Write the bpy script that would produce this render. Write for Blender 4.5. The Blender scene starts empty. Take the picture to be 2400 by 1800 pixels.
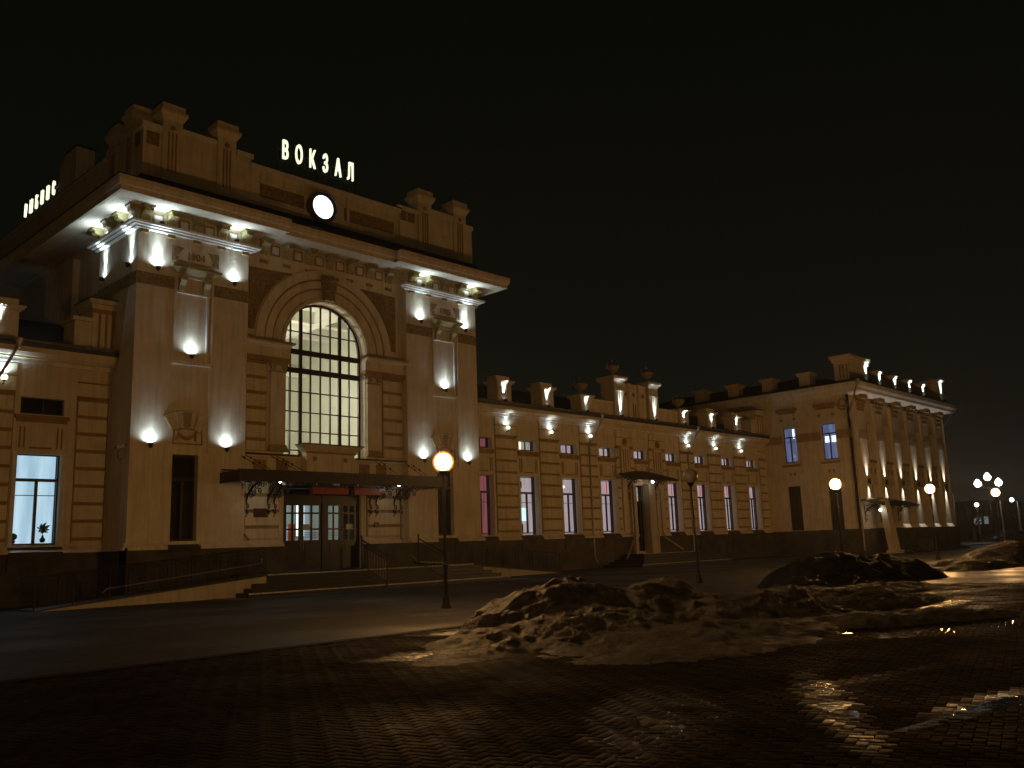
import bpy, math, random
import numpy as np
from mathutils import Vector, Matrix
R = random.Random(7)
scene = bpy.context.scene
COL = scene.collection

# ------------------------------------------------------------------ camera
F, YAW, PITCH, ROLL, EYE = 2091.8, 0.80965494, 0.18011673, -0.03599898, 1.6
def cam_rot(yaw, pitch, roll):
    f = np.array([math.sin(yaw)*math.cos(pitch), math.cos(yaw)*math.cos(pitch), math.sin(pitch)])
    r = np.array([math.cos(yaw), -math.sin(yaw), 0]); u = np.cross(r, f)
    c, s = math.cos(roll), math.sin(roll)
    return c*r+s*u, -s*r+c*u, f
cr, cu, cf = cam_rot(YAW, PITCH, ROLL)
cd = bpy.data.cameras.new('camera'); cam = bpy.data.objects.new('camera', cd); COL.objects.link(cam)
m = Matrix.Identity(4)
for i in range(3):
    m[i][0], m[i][1], m[i][2] = cr[i], cu[i], -cf[i]
m[2][3] = EYE
cam.matrix_world = m
cd.sensor_width = 36; cd.lens = F/2400*36; cd.clip_start = .1; cd.clip_end = 2000
scene.camera = cam

# ------------------------------------------------------------------ world: night sky
w = bpy.data.worlds.new('World'); scene.world = w; w.use_nodes = True
nt = w.node_tree; nt.nodes.clear()
out = nt.nodes.new('ShaderNodeOutputWorld'); bg1 = nt.nodes.new('ShaderNodeBackground'); bg2 = nt.nodes.new('ShaderNodeBackground')
add = nt.nodes.new('ShaderNodeAddShader')
sky = nt.nodes.new('ShaderNodeTexSky'); sky.sky_type = 'NISHITA'; sky.sun_disc = False
sky.sun_elevation = math.radians(-8); sky.sun_rotation = math.radians(200)
nt.links.new(sky.outputs[0], bg1.inputs[0]); bg1.inputs[1].default_value = .05
tc = nt.nodes.new('ShaderNodeTexCoord'); sep = nt.nodes.new('ShaderNodeSeparateXYZ'); rmp = nt.nodes.new('ShaderNodeValToRGB')
nt.links.new(tc.outputs['Generated'], sep.inputs[0]); nt.links.new(sep.outputs[2], rmp.inputs[0])
e = rmp.color_ramp.elements
e[0].position = 0; e[0].color = (.0085, .0100, .0095, 1)
e[1].position = .6; e[1].color = (.0016, .0020, .0010, 1)
e.new(.12).color = (.0045, .0050, .0038, 1); e.new(.28).color = (.0026, .0030, .0019, 1)
nt.links.new(rmp.outputs[0], bg2.inputs[0]); bg2.inputs[1].default_value = 1.0
nt.links.new(bg1.outputs[0], add.inputs[0]); nt.links.new(bg2.outputs[0], add.inputs[1]); nt.links.new(add.outputs[0], out.inputs[0])

scene.view_settings.view_transform = 'Standard'; scene.view_settings.look = 'None'
scene.view_settings.exposure = 0.12; scene.view_settings.gamma = 1
cy = scene.cycles
cy.use_denoising = True; cy.max_bounces = 6; cy.diffuse_bounces = 3; cy.glossy_bounces = 3; cy.transmission_bounces = 4; cy.transparent_max_bounces = 12
cy.sample_clamp_indirect = 3; cy.use_light_tree = True; cy.caustics_reflective = False; cy.caustics_refractive = False
cy.volume_bounces = 0

# light colours and strengths
WARM = (1.0, .52, .17); LED = (.60, .80, 1.0)
HAZE = .0005
P_GLOBE = 310.0          # emission of the lit street lamp globes
P_WALL = 150.0            # pavilion uplights (W)

# ------------------------------------------------------------------ materials
MATS = {}
def mat(name, col, rough=.8, var=.12, scale=3.0, metal=0, bump=0, bscale=40, emit=None, estr=0, spec=.5, col2=None, coat=0):
    if name in MATS: return MATS[name]
    mt = bpy.data.materials.new(name); mt.use_nodes = True; t = mt.node_tree; b = t.nodes['Principled BSDF']
    b.inputs['Roughness'].default_value = rough; b.inputs['Metallic'].default_value = metal
    b.inputs['Specular IOR Level'].default_value = spec; b.inputs['Coat Weight'].default_value = coat
    g = t.nodes.new('ShaderNodeNewGeometry')
    if var or col2:
        n = t.nodes.new('ShaderNodeTexNoise'); n.inputs['Scale'].default_value = scale; n.inputs['Detail'].default_value = 6
        t.links.new(g.outputs['Position'], n.inputs['Vector'])
        r = t.nodes.new('ShaderNodeValToRGB'); t.links.new(n.outputs['Fac'], r.inputs[0])
        c2 = col2 or tuple(c*(1-2*var) for c in col)
        r.color_ramp.elements[0].position = .35; r.color_ramp.elements[1].position = .62
        r.color_ramp.elements[0].color = (*c2, 1); r.color_ramp.elements[1].color = (*[c*(1+(0 if col2 else var*.5)) for c in col], 1)
        t.links.new(r.outputs[0], b.inputs['Base Color'])
    else: b.inputs['Base Color'].default_value = (*col, 1)
    if bump:
        n2 = t.nodes.new('ShaderNodeTexNoise'); n2.inputs['Scale'].default_value = bscale; n2.inputs['Detail'].default_value = 5
        t.links.new(g.outputs['Position'], n2.inputs['Vector'])
        bp = t.nodes.new('ShaderNodeBump'); bp.inputs['Strength'].default_value = bump; bp.inputs['Distance'].default_value = .02
        t.links.new(n2.outputs['Fac'], bp.inputs['Height']); t.links.new(bp.outputs[0], b.inputs['Normal'])
    if emit: b.inputs['Emission Color'].default_value = (*emit, 1); b.inputs['Emission Strength'].default_value = estr
    MATS[name] = mt; return mt

def plaster(name, col):
    """painted plaster: mottling, rain streaks below ledges, fine grain"""
    mt = mat(name, col, .88, .05, 1.4, bump=.25, bscale=22)
    t = mt.node_tree; b = t.nodes['Principled BSDF']
    g = t.nodes.new('ShaderNodeNewGeometry'); mp = t.nodes.new('ShaderNodeMapping'); mp.inputs['Scale'].default_value = (5, 5, .35)
    t.links.new(g.outputs['Position'], mp.inputs[0])
    n = t.nodes.new('ShaderNodeTexNoise'); n.inputs['Scale'].default_value = 1; n.inputs['Detail'].default_value = 7; n.inputs['Roughness'].default_value = .65
    t.links.new(mp.outputs[0], n.inputs['Vector'])
    r = t.nodes.new('ShaderNodeValToRGB'); r.color_ramp.elements[0].position = .3; r.color_ramp.elements[1].position = .55
    r.color_ramp.elements[0].color = (.70, .67, .62, 1); r.color_ramp.elements[1].color = (1, 1, 1, 1)
    t.links.new(n.outputs['Fac'], r.inputs[0])
    mx = t.nodes.new('ShaderNodeMix'); mx.data_type = 'RGBA'; mx.blend_type = 'MULTIPLY'; mx.inputs['Factor'].default_value = .8
    src = b.inputs['Base Color'].links[0].from_socket
    t.links.new(src, mx.inputs['A']); t.links.new(r.outputs[0], mx.inputs['B']); t.links.new(mx.outputs['Result'], b.inputs['Base Color'])
    return mt
CREAM = plaster('cream plaster', (.62, .53, .375))
WHITE = plaster('white plaster trim', (.66, .62, .54))
OCHRE = mat('ochre paint', (.30, .195, .075), .85, .12, 2)
GOLD = mat('olive gold paint', (.34, .28, .12), .7, .15, 8, bump=.4, bscale=30)
ORN = mat('brown relief ornament', (.17, .11, .04), .8, 0, 14, bump=1.0, bscale=12, col2=(.30, .21, .09))
ORN.node_tree.nodes['Noise Texture'].inputs['Scale'].default_value = 7
PLINTH = mat('dark stone plinth', (.060, .047, .034), .75, .3, 1.2, bump=.5, bscale=10)
ROOF = mat('dark sheet roof', (.018, .019, .019), .55, .2, 1.0, spec=.5)
SNOWROOF = mat('wet roof edge', (.11, .105, .10), .6, .25, 4, bump=.3)
SASH = mat('dark brown sash', (.022, .010, .009), .5, .1, 5)
IRON = mat('black wrought iron', (.012, .012, .011), .5, .1, 20, metal=.3)
PIPE = mat('zinc downpipe', (.30, .27, .23), .45, .12, 3, metal=.5)
DARKIN = mat('dark interior', (.012, .011, .010), .9, 0)
GRANITE = mat('wet granite step', (.020, .017, .015), .5, .25, 6, bump=.2)
EDGE = mat('white painted nosing', (.5, .49, .48), .6, .25, 9)
RAMPW = plaster('cream ramp wall', (.42, .36, .26))
DOORW = mat('dark varnished door', (.014, .008, .006), .35, .25, 4)
REDB = mat('red board', (.26, .014, .010), .4, .15, 6, emit=(.5, .03, .02), estr=.0)
BLACKB = mat('black board', (.02, .017, .016), .4, 0)
DIALW = mat('lit clock dial', (.8, .8, .8), .5, 0, emit=(.93, .96, 1.0), estr=2.6)
SIGNM = mat('lit sign letter', (.8, .8, .7), .5, 0, emit=(1.0, 1.0, .70), estr=1.08)
BULB = mat('lit lamp lens', (.8, .8, .8), .4, 0, emit=LED, estr=9)
GLOBEW = mat('lit opal globe', (.8, .8, .8), .4, 0, emit=(1.0, 1.0, .80), estr=2.0)
GLOBEO = mat('lit sodium burner', (.8, .7, .5), .4, 0, emit=WARM, estr=P_GLOBE*1.72)
def shellmat():  # orange glare rim round a lit lamp, put in as a glowing shell
    mt = bpy.data.materials.new('orange glare rim shell'); mt.use_nodes = True; t = mt.node_tree; t.nodes.clear()
    o = t.nodes.new('ShaderNodeOutputMaterial'); mx = t.nodes.new('ShaderNodeMixShader'); tr = t.nodes.new('ShaderNodeBsdfTransparent'); em = t.nodes.new('ShaderNodeEmission')
    mx.inputs[0].default_value = .28; tr.inputs[0].default_value = (1, 1, 1, 1); em.inputs[0].default_value = (1.0, .40, .06, 1); em.inputs[1].default_value = 2.0
    t.links.new(tr.outputs[0], mx.inputs[1]); t.links.new(em.outputs[0], mx.inputs[2]); t.links.new(mx.outputs[0], o.inputs[0]); return mt
SHELLO = shellmat()
GLOBEG = mat('unlit frosted globe', (.36, .33, .28), .3, .1, 3)
LEAF = mat('plant leaf', (.03, .06, .02), .6, .3, 20)

def glassmat():
    mt = bpy.data.materials.new('window glass'); mt.use_nodes = True; t = mt.node_tree; t.nodes.clear()
    o = t.nodes.new('ShaderNodeOutputMaterial'); mx = t.nodes.new('ShaderNodeMixShader'); tr = t.nodes.new('ShaderNodeBsdfTransparent'); gl = t.nodes.new('ShaderNodeBsdfGlossy')
    fr = t.nodes.new('ShaderNodeFresnel'); fr.inputs[0].default_value = 1.5; gl.inputs['Roughness'].default_value = .04
    tr.inputs[0].default_value = (.93, .95, .94, 1)
    t.links.new(fr.outputs[0], mx.inputs[0]); t.links.new(tr.outputs[0], mx.inputs[1]); t.links.new(gl.outputs[0], mx.inputs[2]); t.links.new(mx.outputs[0], o.inputs[0])
    return mt
GLASS = glassmat()

def room_glow(name, col, col2, strength, vscale=(3, 3, .3), nscale=1.2, folds=True):
    """curtain, blind or wall behind glass: room light put in as emission, in soft vertical folds"""
    mt = bpy.data.materials.new(name); mt.use_nodes = True; t = mt.node_tree; b = t.nodes['Principled BSDF']
    b.inputs['Base Color'].default_value = (*[c*.5 for c in col], 1); b.inputs['Roughness'].default_value = .9
    g = t.nodes.new('ShaderNodeNewGeometry'); mp = t.nodes.new('ShaderNodeMapping'); mp.inputs['Scale'].default_value = vscale
    n = t.nodes.new('ShaderNodeTexNoise'); n.inputs['Scale'].default_value = nscale; n.inputs['Detail'].default_value = 4
    r = t.nodes.new('ShaderNodeValToRGB'); r.color_ramp.elements[0].position = .32; r.color_ramp.elements[1].position = .68
    r.color_ramp.elements[0].color = (*col2, 1); r.color_ramp.elements[1].color = (*col, 1)
    t.links.new(g.outputs['Position'], mp.inputs[0]); t.links.new(mp.outputs[0], n.inputs['Vector']); t.links.new(n.outputs['Fac'], r.inputs[0])
    t.links.new(r.outputs[0], b.inputs['Emission Color']); b.inputs['Emission Strength'].default_value = strength
    return mt
G_LILAC = room_glow('lilac lit curtain', (.33, .275, .30), (.21, .17, .19), 1.35)
G_PINK = room_glow('pink lit curtain', (.26, .085, .10), (.14, .035, .045), .9)
G_CYAN = room_glow('cold lit curtain', (.58, .80, .95), (.33, .52, .66), .95, nscale=1.0)
G_BLUE = room_glow('blue lit room', (.09, .11, .22), (.04, .05, .10), 1.4)
G_PALE = room_glow('pale lit blind', (.42, .40, .34), (.24, .21, .21), 1.0)
G_FOYER = room_glow('glowing greenish foyer wall', (.17, .20, .165), (.09, .11, .09), 1.0)  # foyer wall glows by itself in place of room light
G_WHITE = mat('foyer lightbox', (.8, .8, .8), .5, 0, emit=(.75, .95, 1.0), estr=1.9)
G_GREY = mat('glowing grey column', (.3, .32, .35), .6, 0, emit=(.3, .36, .42), estr=.55)  # foyer column and counter also carry their light as emission
G_ORANGE = mat('glowing orange counter', (.5, .12, .03), .6, 0, emit=(.6, .12, .03), estr=.18)
G_DARK = mat('unlit room', (.03, .022, .02), .9, .3, 1)

# ------------------------------------------------------------------ mesh helpers
ORG = {}
class MB:
    def __init__(s): s.v = []; s.f = []
    def add(s, vs, fs):
        k = len(s.v); s.v += [tuple(map(float, q)) for q in vs]; s.f += [tuple(k+i for i in f) for f in fs]; return s
    def box(s, x0, x1, y0, y1, z0, z1):
        return s.add([(x0,y0,z0),(x1,y0,z0),(x1,y1,z0),(x0,y1,z0),(x0,y0,z1),(x1,y0,z1),(x1,y1,z1),(x0,y1,z1)],
                     [(0,3,2,1),(4,5,6,7),(0,1,5,4),(1,2,6,5),(2,3,7,6),(3,0,4,7)])
    def taper(s, b, t, z0, z1):   # b, t = (x0,x1,y0,y1)
        return s.add([(b[0],b[2],z0),(b[1],b[2],z0),(b[1],b[3],z0),(b[0],b[3],z0),(t[0],t[2],z1),(t[1],t[2],z1),(t[1],t[3],z1),(t[0],t[3],z1)],
                     [(0,3,2,1),(4,5,6,7),(0,1,5,4),(1,2,6,5),(2,3,7,6),(3,0,4,7)])
    def prism(s, poly, axis, a0, a1):   # poly in the two other axes
        def P(u, v, a): return {'y': (u, a, v), 'x': (a, u, v), 'z': (u, v, a)}[axis]
        n = len(poly)
        vs = [P(u, v, a0) for u, v in poly]+[P(u, v, a1) for u, v in poly]
        return s.add(vs, [tuple(range(n)), tuple(range(2*n-1, n-1, -1))]+[(i, i+n, (i+1) % n+n, (i+1) % n) for i in range(n)])
    def lathe(s, prof, c, seg=16, cap=True):   # prof: (r,z)
        cx, cy_, cz = c; vs = []; fs = []
        for r, z in prof:
            for i in range(seg): a = 2*math.pi*i/seg; vs.append((cx+r*math.cos(a), cy_+r*math.sin(a), cz+z))
        for j in range(len(prof)-1):
            for i in range(seg): k = (i+1) % seg; fs.append((j*seg+i, j*seg+k, (j+1)*seg+k, (j+1)*seg+i))
        if cap: fs += [tuple(range(seg))[::-1], tuple(range((len(prof)-1)*seg, len(prof)*seg))]
        return s.add(vs, fs)
    def sphere(s, c, r, seg=20, rings=12, sz=1):
        return s.lathe([(max(.001, r*math.sin(math.pi*i/rings)), -r*sz*math.cos(math.pi*i/rings)) for i in range(rings+1)], c, seg)
    def tube(s, pts, r, seg=6):
        pts = [Vector(p) for p in pts]; vs = []; fs = []; up = None
        for i, p in enumerate(pts):
            d = (pts[min(i+1, len(pts)-1)]-pts[max(i-1, 0)]).normalized()
            if up is None: up = Vector((0, 0, 1)) if abs(d.z) < .9 else Vector((1, 0, 0))
            a = d.cross(up)
            if a.length < 1e-4: a = d.cross(Vector((0, 1, 0)))
            a.normalize(); b = a.cross(d).normalized(); up = b
            rr = r[i] if isinstance(r, (list, tuple)) else r
            for k in range(seg): t = 2*math.pi*k/seg; vs.append(p+a*math.cos(t)*rr+b*math.sin(t)*rr)
        n = len(pts)
        for i in range(n-1):
            for k in range(seg): q = (k+1) % seg; fs.append((i*seg+k, i*seg+q, (i+1)*seg+q, (i+1)*seg+k))
        fs += [tuple(range(seg))[::-1], tuple(range((n-1)*seg, n*seg))]
        return s.add(vs, fs)
    def ring(s, cx, cz, r0, r1, y0, y1, a0=0, a1=math.pi, n=40):   # part ring in the xz plane
        vs = []; fs = []
        for i in range(n+1):
            a = a0+(a1-a0)*i/n; c, q = math.cos(a), math.sin(a)
            vs += [(cx+r0*c, y0, cz+r0*q), (cx+r1*c, y0, cz+r1*q), (cx+r1*c, y1, cz+r1*q), (cx+r0*c, y1, cz+r0*q)]
        for i in range(n):
            k = 4*i
            for j in range(4): fs.append((k+j, k+(j+1) % 4, k+4+(j+1) % 4, k+4+j))
        fs += [(0, 1, 2, 3), (4*n+3, 4*n+2, 4*n+1, 4*n)]
        return s.add(vs, fs)
    def wall(s, axis, pl, u0, u1, z0, z1, holes, depth=.3, side=-1):
        """sheet with rectangular holes and their reveals; axis 'y' = plane y=pl seen from -y, 'x' = plane x=pl seen from -x"""
        us = sorted({u0, u1, *[h[0] for h in holes], *[h[1] for h in holes]}); zs = sorted({z0, z1, *[h[2] for h in holes], *[h[3] for h in holes]})
        P = (lambda u, d, z: (u, pl+d, z)) if axis == 'y' else (lambda u, d, z: (pl+d, u, z))
        for a, b in zip(us, us[1:]):
            for c, d in zip(zs, zs[1:]):
                mu, mz = (a+b)/2, (c+d)/2
                if any(h[0] < mu < h[1] and h[2] < mz < h[3] for h in holes): continue
                s.add([P(a, 0, c), P(b, 0, c), P(b, 0, d), P(a, 0, d)], [(0, 1, 2, 3)])
        for h in holes:
            D = depth
            a, b, c, d = h[:4]
            s.add([P(a,0,c),P(b,0,c),P(b,0,d),P(a,0,d),P(a,D,c),P(b,D,c),P(b,D,d),P(a,D,d)], [(0,4,5,1),(1,5,6,2),(2,6,7,3),(3,7,4,0)])
        return s
    def build(s, name, material, parent=None, smooth=False, rel=False):
        me = bpy.data.meshes.new(name)
        o0 = Vector((0, 0, 0)) if (parent is None or rel) else ORG[parent]
        me.from_pydata([(v[0]-o0.x, v[1]-o0.y, v[2]-o0.z) for v in s.v], [], s.f); me.validate()
        if smooth: me.polygons.foreach_set('use_smooth', [True]*len(me.polygons))
        me.materials.append(material); me.update()
        o = bpy.data.objects.new(name, me); COL.objects.link(o)
        if parent: o.parent = parent; ORG[o] = ORG[parent] if not rel else Vector((0, 0, 0))
        else: ORG[o] = Vector((0, 0, 0))
        return o
def tag(o, label=None, cat=None, group=None, kind=None):
    for k, v in (('label', label), ('category', cat), ('group', group), ('kind', kind)):
        if v: o[k] = v
    return o
def empty(name, loc, label=None, cat=None, group=None):
    o = bpy.data.objects.new(name, None); COL.objects.link(o); o.location = loc; ORG[o] = Vector(loc); o.empty_display_size = .3
    return tag(o, label, cat, group)
def copy_tree(o, parent=None):
    c = o.copy(); COL.objects.link(c); c.parent = parent
    for ch in [q for q in bpy.data.objects if q.parent == o and q != c]: copy_tree(ch, c)
    return c
def light(kind, name, loc, parent, power, col, radius=.03, direction=None, angle=90, blend=.6):
    l = bpy.data.lights.new(name, kind); l.energy = power; l.color = col
    if kind in ('SPOT', 'POINT'): l.shadow_soft_size = radius
    if kind == 'SPOT': l.spot_size = math.radians(angle); l.spot_blend = blend
    o = bpy.data.objects.new(name, l); COL.objects.link(o)
    o.location = Vector(loc)-(ORG[parent] if parent else Vector())
    if parent: o.parent = parent
    if direction: o.rotation_euler = Vector(direction).to_track_quat('-Z', 'Y').to_euler()
    return o

# ------------------------------------------------------------------ key planes (metres)
Y1, Y2, Y3, YC = 36.0, 38.0, 30.1, 36.35      # pavilion front, wing front, far pavilion front, pavilion centre wall
XL, XR, XB1, XB2 = 15.25, 34.9, 20.4, 29.75   # main pavilion and its bays
X3, X4 = 71.66, 93.7                          # far pavilion
XC = 24.95                                    # arch axis
BASE = 2.03                                   # plinth top

# ================================================================== THE SETTING
def fbm(x, y, seed=0, oct=5, ridged=False):
    rs = np.random.RandomState(seed); T = rs.rand(64, 64); v = 0; a = .5; f = 1.0
    for _ in range(oct):
        xx, yy = x*f+11.3*seed, y*f+5.7*seed; xi, yi = np.floor(xx).astype(int), np.floor(yy).astype(int)
        fx, fy = xx-xi, yy-yi; fx = fx*fx*(3-2*fx); fy = fy*fy*(3-2*fy)
        A, B, C_, D = T[xi % 64, yi % 64], T[(xi+1) % 64, yi % 64], T[xi % 64, (yi+1) % 64], T[(xi+1) % 64, (yi+1) % 64]
        n = (A*(1-fx)+B*fx)*(1-fy)+(C_*(1-fx)+D*fx)*fy
        if ridged: n = 1-abs(2*n-1)
        v = v+a*n; a *= .5; f *= 2.03
    return v

def wet_ground(name, base, rough_lo, rough_hi, bump, bscale, brick=None, patch=.35):
    mt = bpy.data.materials.new(name); mt.use_nodes = True; t = mt.node_tree; b = t.nodes['Principled BSDF']
    g = t.nodes.new('ShaderNodeNewGeometry')
    n = t.nodes.new('ShaderNodeTexNoise'); n.inputs['Scale'].default_value = patch; n.inputs['Detail'].default_value = 6
    t.links.new(g.outputs['Position'], n.inputs['Vector'])
    mr = t.nodes.new('ShaderNodeMapRange'); mr.inputs['From Min'].default_value = .42; mr.inputs['From Max'].default_value = .60
    mr.inputs['To Min'].default_value = rough_lo; mr.inputs['To Max'].default_value = rough_hi
    t.links.new(n.outputs['Fac'], mr.inputs[0]); t.links.new(mr.outputs[0], b.inputs['Roughness'])
    n3 = t.nodes.new('ShaderNodeTexNoise'); n3.inputs['Scale'].default_value = 1.1; n3.inputs['Detail'].default_value = 9; t.links.new(g.outputs['Position'], n3.inputs['Vector'])
    r = t.nodes.new('ShaderNodeValToRGB'); r.color_ramp.elements[0].position = .35; r.color_ramp.elements[1].position = .65
    r.color_ramp.elements[0].color = (*[c*.6 for c in base], 1); r.color_ramp.elements[1].color = (*[c*1.25 for c in base], 1)
    t.links.new(n3.outputs['Fac'], r.inputs[0]); t.links.new(r.outputs[0], b.inputs['Base Color'])
    n2 = t.nodes.new('ShaderNodeTexNoise'); n2.inputs['Scale'].default_value = bscale; n2.inputs['Detail'].default_value = 8
    t.links.new(g.outputs['Position'], n2.inputs['Vector'])
    bp = t.nodes.new('ShaderNodeBump'); bp.inputs['Strength'].default_value = bump; bp.inputs['Distance'].default_value = .03
    h = n2.outputs['Fac']
    if brick:
        mp = t.nodes.new('ShaderNodeMapping'); mp.inputs['Rotation'].default_value = (0, 0, brick[2]); t.links.new(g.outputs['Position'], mp.inputs[0])
        bt = t.nodes.new('ShaderNodeTexBrick'); bt.inputs['Scale'].default_value = 1; bt.inputs['Brick Width'].default_value = brick[0]; bt.inputs['Row Height'].default_value = brick[1]
        bt.inputs['Mortar Size'].default_value = .006; bt.inputs['Color1'].default_value = (.8, .8, .8, 1); bt.inputs['Color2'].default_value = (1, 1, 1, 1); bt.inputs['Mortar'].default_value = (0, 0, 0, 1)
        t.links.new(mp.outputs[0], bt.inputs['Vector'])
        mm = t.nodes.new('ShaderNodeMath'); mm.operation = 'MULTIPLY_ADD'; mm.inputs[1].default_value = .9
        t.links.new(bt.outputs['Color'], mm.inputs[0]); t.links.new(h, mm.inputs[2]); h = mm.outputs[0]
    t.links.new(h, bp.inputs['Height']); t.links.new(bp.outputs[0], b.inputs['Normal'])
    b.inputs['Specular IOR Level'].default_value = .22
    return mt

# one ground sheet to the horizon
MB().add([(-300, -200, -.06), (900, -200, -.06), (900, 700, -.06), (-300, 700, -.06)], [(0, 1, 2, 3)]).build('ground', wet_ground('far wet asphalt', (.03, .03, .031), .45, .7, .5, 6))
tag(bpy.data.objects['ground'], kind='structure')
# forecourt strip between the paving and the station
mb = MB(); mb.add([(-20, 14.35, 0), (140, 14.35, 0), (140, 80, 0), (-20, 80, 0)], [(0, 1, 2, 3)])
tag(mb.build('forecourt', wet_ground('wet forecourt slabs', (.019, .0155, .0115), .6, .85, .35, 5, (.4, .2, 0), .25)), kind='structure')
mb = MB(); mb.box(-20, 140, 14.05, 14.35, -.05, .002)
tag(mb.build('drain_channel', mat('channel stone', (.010, .009, .008), .85, .2, 4, bump=.4, spec=.1)), kind='structure')
mb = MB(); mb.add([(17.4, 31.0, .006), (33.6, 31.0, .006), (33.6, 33.2, .006), (17.4, 33.2, .006)], [(0, 1, 2, 3)])
tag(mb.build('step_apron', wet_ground('pale apron', (.085, .075, .055), .4, .6, .3, 8)), kind='structure')

# herringbone pavers, each block bedded at its own slight tilt
WET = [(8.6, 4.1, 2.5, .30, .58, 1.6), (9.4, 3.0, 1.5, .22, -.15, .8), (10.5, 4.4, 1.5, .2, -.2, .4), (7.2, 5.1, 1.9, .7, .6, .75), (5.9, 4.6, .8, .5, .5, .7), (9.5, 10.6, 1.6, .9, -.5, .9), (12.3, 13.0, 1.5, .7, -.7, .7), (5.6, 6.6, 1.2, .8, 0, .12), (20, 7.5, 6, 2.0, -.1, .9), (27, 9.5, 5, 2.5, 0, .7)]
def herringbone():
    L, W, gap = .20, .10, .006
    vs = []; fs = []; nb = 0
    rs = np.random.RandomState(3)
    ca, sa = math.cos(math.radians(14)), math.sin(math.radians(14))
    x0, x1, y0, y1 = -1, 30, .8, 14.0
    blocks = []
    # lattice vectors (L,-? ) : a=(W,W), b=(2L,0) with L=2W
    for i in range(-120, 120):
        for j in range(-90, 90):
            bx, by = i*W+j*2*L, i*W
            for (u0, v0, du, dv) in ((bx, by, L, W), (bx+L, by-W, W, L)):
                cx_, cy_ = u0+du/2, v0+dv/2
                X = ca*cx_-sa*cy_+14; Y = sa*cx_+ca*cy_+7
                if x0 < X < x1 and y0 < Y < y1 and not (X > 17 and Y > 12.5): blocks.append((X, Y, du, dv))
    B = np.array(blocks)
    # keep what the view wedge can reach
    az = np.arctan2(B[:, 0], B[:, 1]); B = B[(az > .17) & (az < 1.5)]
    n = len(B); tx = rs.normal(0, .011, n); ty = rs.normal(0, .010, n)
    hz = (fbm(B[:, 0]*.7, B[:, 1]*.7, 4, 3)-.5)*.016+rs.normal(0, .0012, n)
    # slow sag of the bedding also tilts blocks together
    e_ = .05; gx = (fbm((B[:, 0]+e_)*.7, B[:, 1]*.7, 4, 3)-fbm((B[:, 0]-e_)*.7, B[:, 1]*.7, 4, 3))/(2*e_)*.007
    gy = (fbm(B[:, 0]*.7, (B[:, 1]+e_)*.7, 4, 3)-fbm(B[:, 0]*.7, (B[:, 1]-e_)*.7, 4, 3))/(2*e_)*.007
    tx = tx+gx; ty = ty+gy
    hu, hv = B[:, 2]/2-gap/2, B[:, 3]/2-gap/2
    V = np.zeros((n, 12, 3))
    c = .006
    k = 0
    for ins, dz in ((0, -.03), (0, -.004), (c, 0)):
        for su, sv in ((-1, -1), (1, -1), (1, 1), (-1, 1)):
            du = su*(hu-ins); dv = sv*(hv-ins)
            X = ca*du-sa*dv; Y = sa*du+ca*dv
            V[:, k, 0] = B[:, 0]+X; V[:, k, 1] = B[:, 1]+Y; V[:, k, 2] = hz+dz+tx*X+ty*Y
            k += 1
    F_ = []
    for a, b_ in ((0, 4), (4, 8)):
        for q in range(4): r_ = (q+1) % 4; F_.append((a+q, a+r_, b_+r_, b_+q))
    F_.append((8, 9, 10, 11))
    F_ = np.array(F_); FF = (F_[None]+(np.arange(n)*12)[:, None, None]).reshape(-1)
    me = bpy.data.meshes.new('brick_paving')
    me.vertices.add(n*12); me.vertices.foreach_set('co', V.reshape(-1))
    nf = n*9; me.loops.add(nf*4); me.loops.foreach_set('vertex_index', FF)
    me.polygons.add(nf); me.polygons.foreach_set('loop_start', np.arange(0, nf*4, 4)); me.polygons.foreach_set('loop_total', np.full(nf, 4))
    at = me.attributes.new('shade', 'FLOAT', 'FACE'); at.data.foreach_set('value', np.repeat(rs.rand(n), 9))
    wet = np.zeros(n)
    for (wx, wy, rx, ry, rot, k_) in WET:
        u = (B[:, 0]-wx)*math.cos(rot)+(B[:, 1]-wy)*math.sin(rot); v = -(B[:, 0]-wx)*math.sin(rot)+(B[:, 1]-wy)*math.cos(rot)
        wet = np.maximum(wet, k_*np.clip(1.6-1.6*np.sqrt((u/rx)**2+(v/ry)**2), 0, 1))
    wet = np.clip(wet*2.6*(fbm(B[:, 0]*2.3, B[:, 1]*2.3, 12, 4)-.22), 0, 1)
    aw_ = me.attributes.new('wet', 'FLOAT', 'FACE'); aw_.data.foreach_set('value', np.repeat(wet, 9))
    me.update(); me.validate()
    mt = wet_ground('wet clay pavers', (.025, .0145, .009), .66, .9, .5, 26, None, .5)
    t = mt.node_tree; b = t.nodes['Principled BSDF']; a = t.nodes.new('ShaderNodeAttribute'); a.attribute_name = 'shade'
    mr = t.nodes.new('ShaderNodeMapRange'); mr.inputs['To Min'].default_value = .6; mr.inputs['To Max'].default_value = 1.35; t.links.new(a.outputs['Fac'], mr.inputs[0])
    src = b.inputs['Base Color'].links[0].from_socket
    mx = t.nodes.new('ShaderNodeVectorMath'); mx.operation = 'SCALE'; t.links.new(src, mx.inputs[0]); t.links.new(mr.outputs[0], mx.inputs['Scale']); t.links.new(mx.outputs[0], b.inputs['Base Color'])
    a2 = t.nodes.new('ShaderNodeAttribute'); a2.attribute_name = 'wet'
    old = b.inputs['Roughness'].links[0].from_socket
    mr2 = t.nodes.new('ShaderNodeMix'); mr2.data_type = 'FLOAT'; t.links.new(a2.outputs['Fac'], mr2.inputs['Factor']); t.links.new(old, mr2.inputs['A']); mr2.inputs['B'].default_value = .19; t.links.new(mr2.outputs['Result'], b.inputs['Roughness'])
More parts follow.
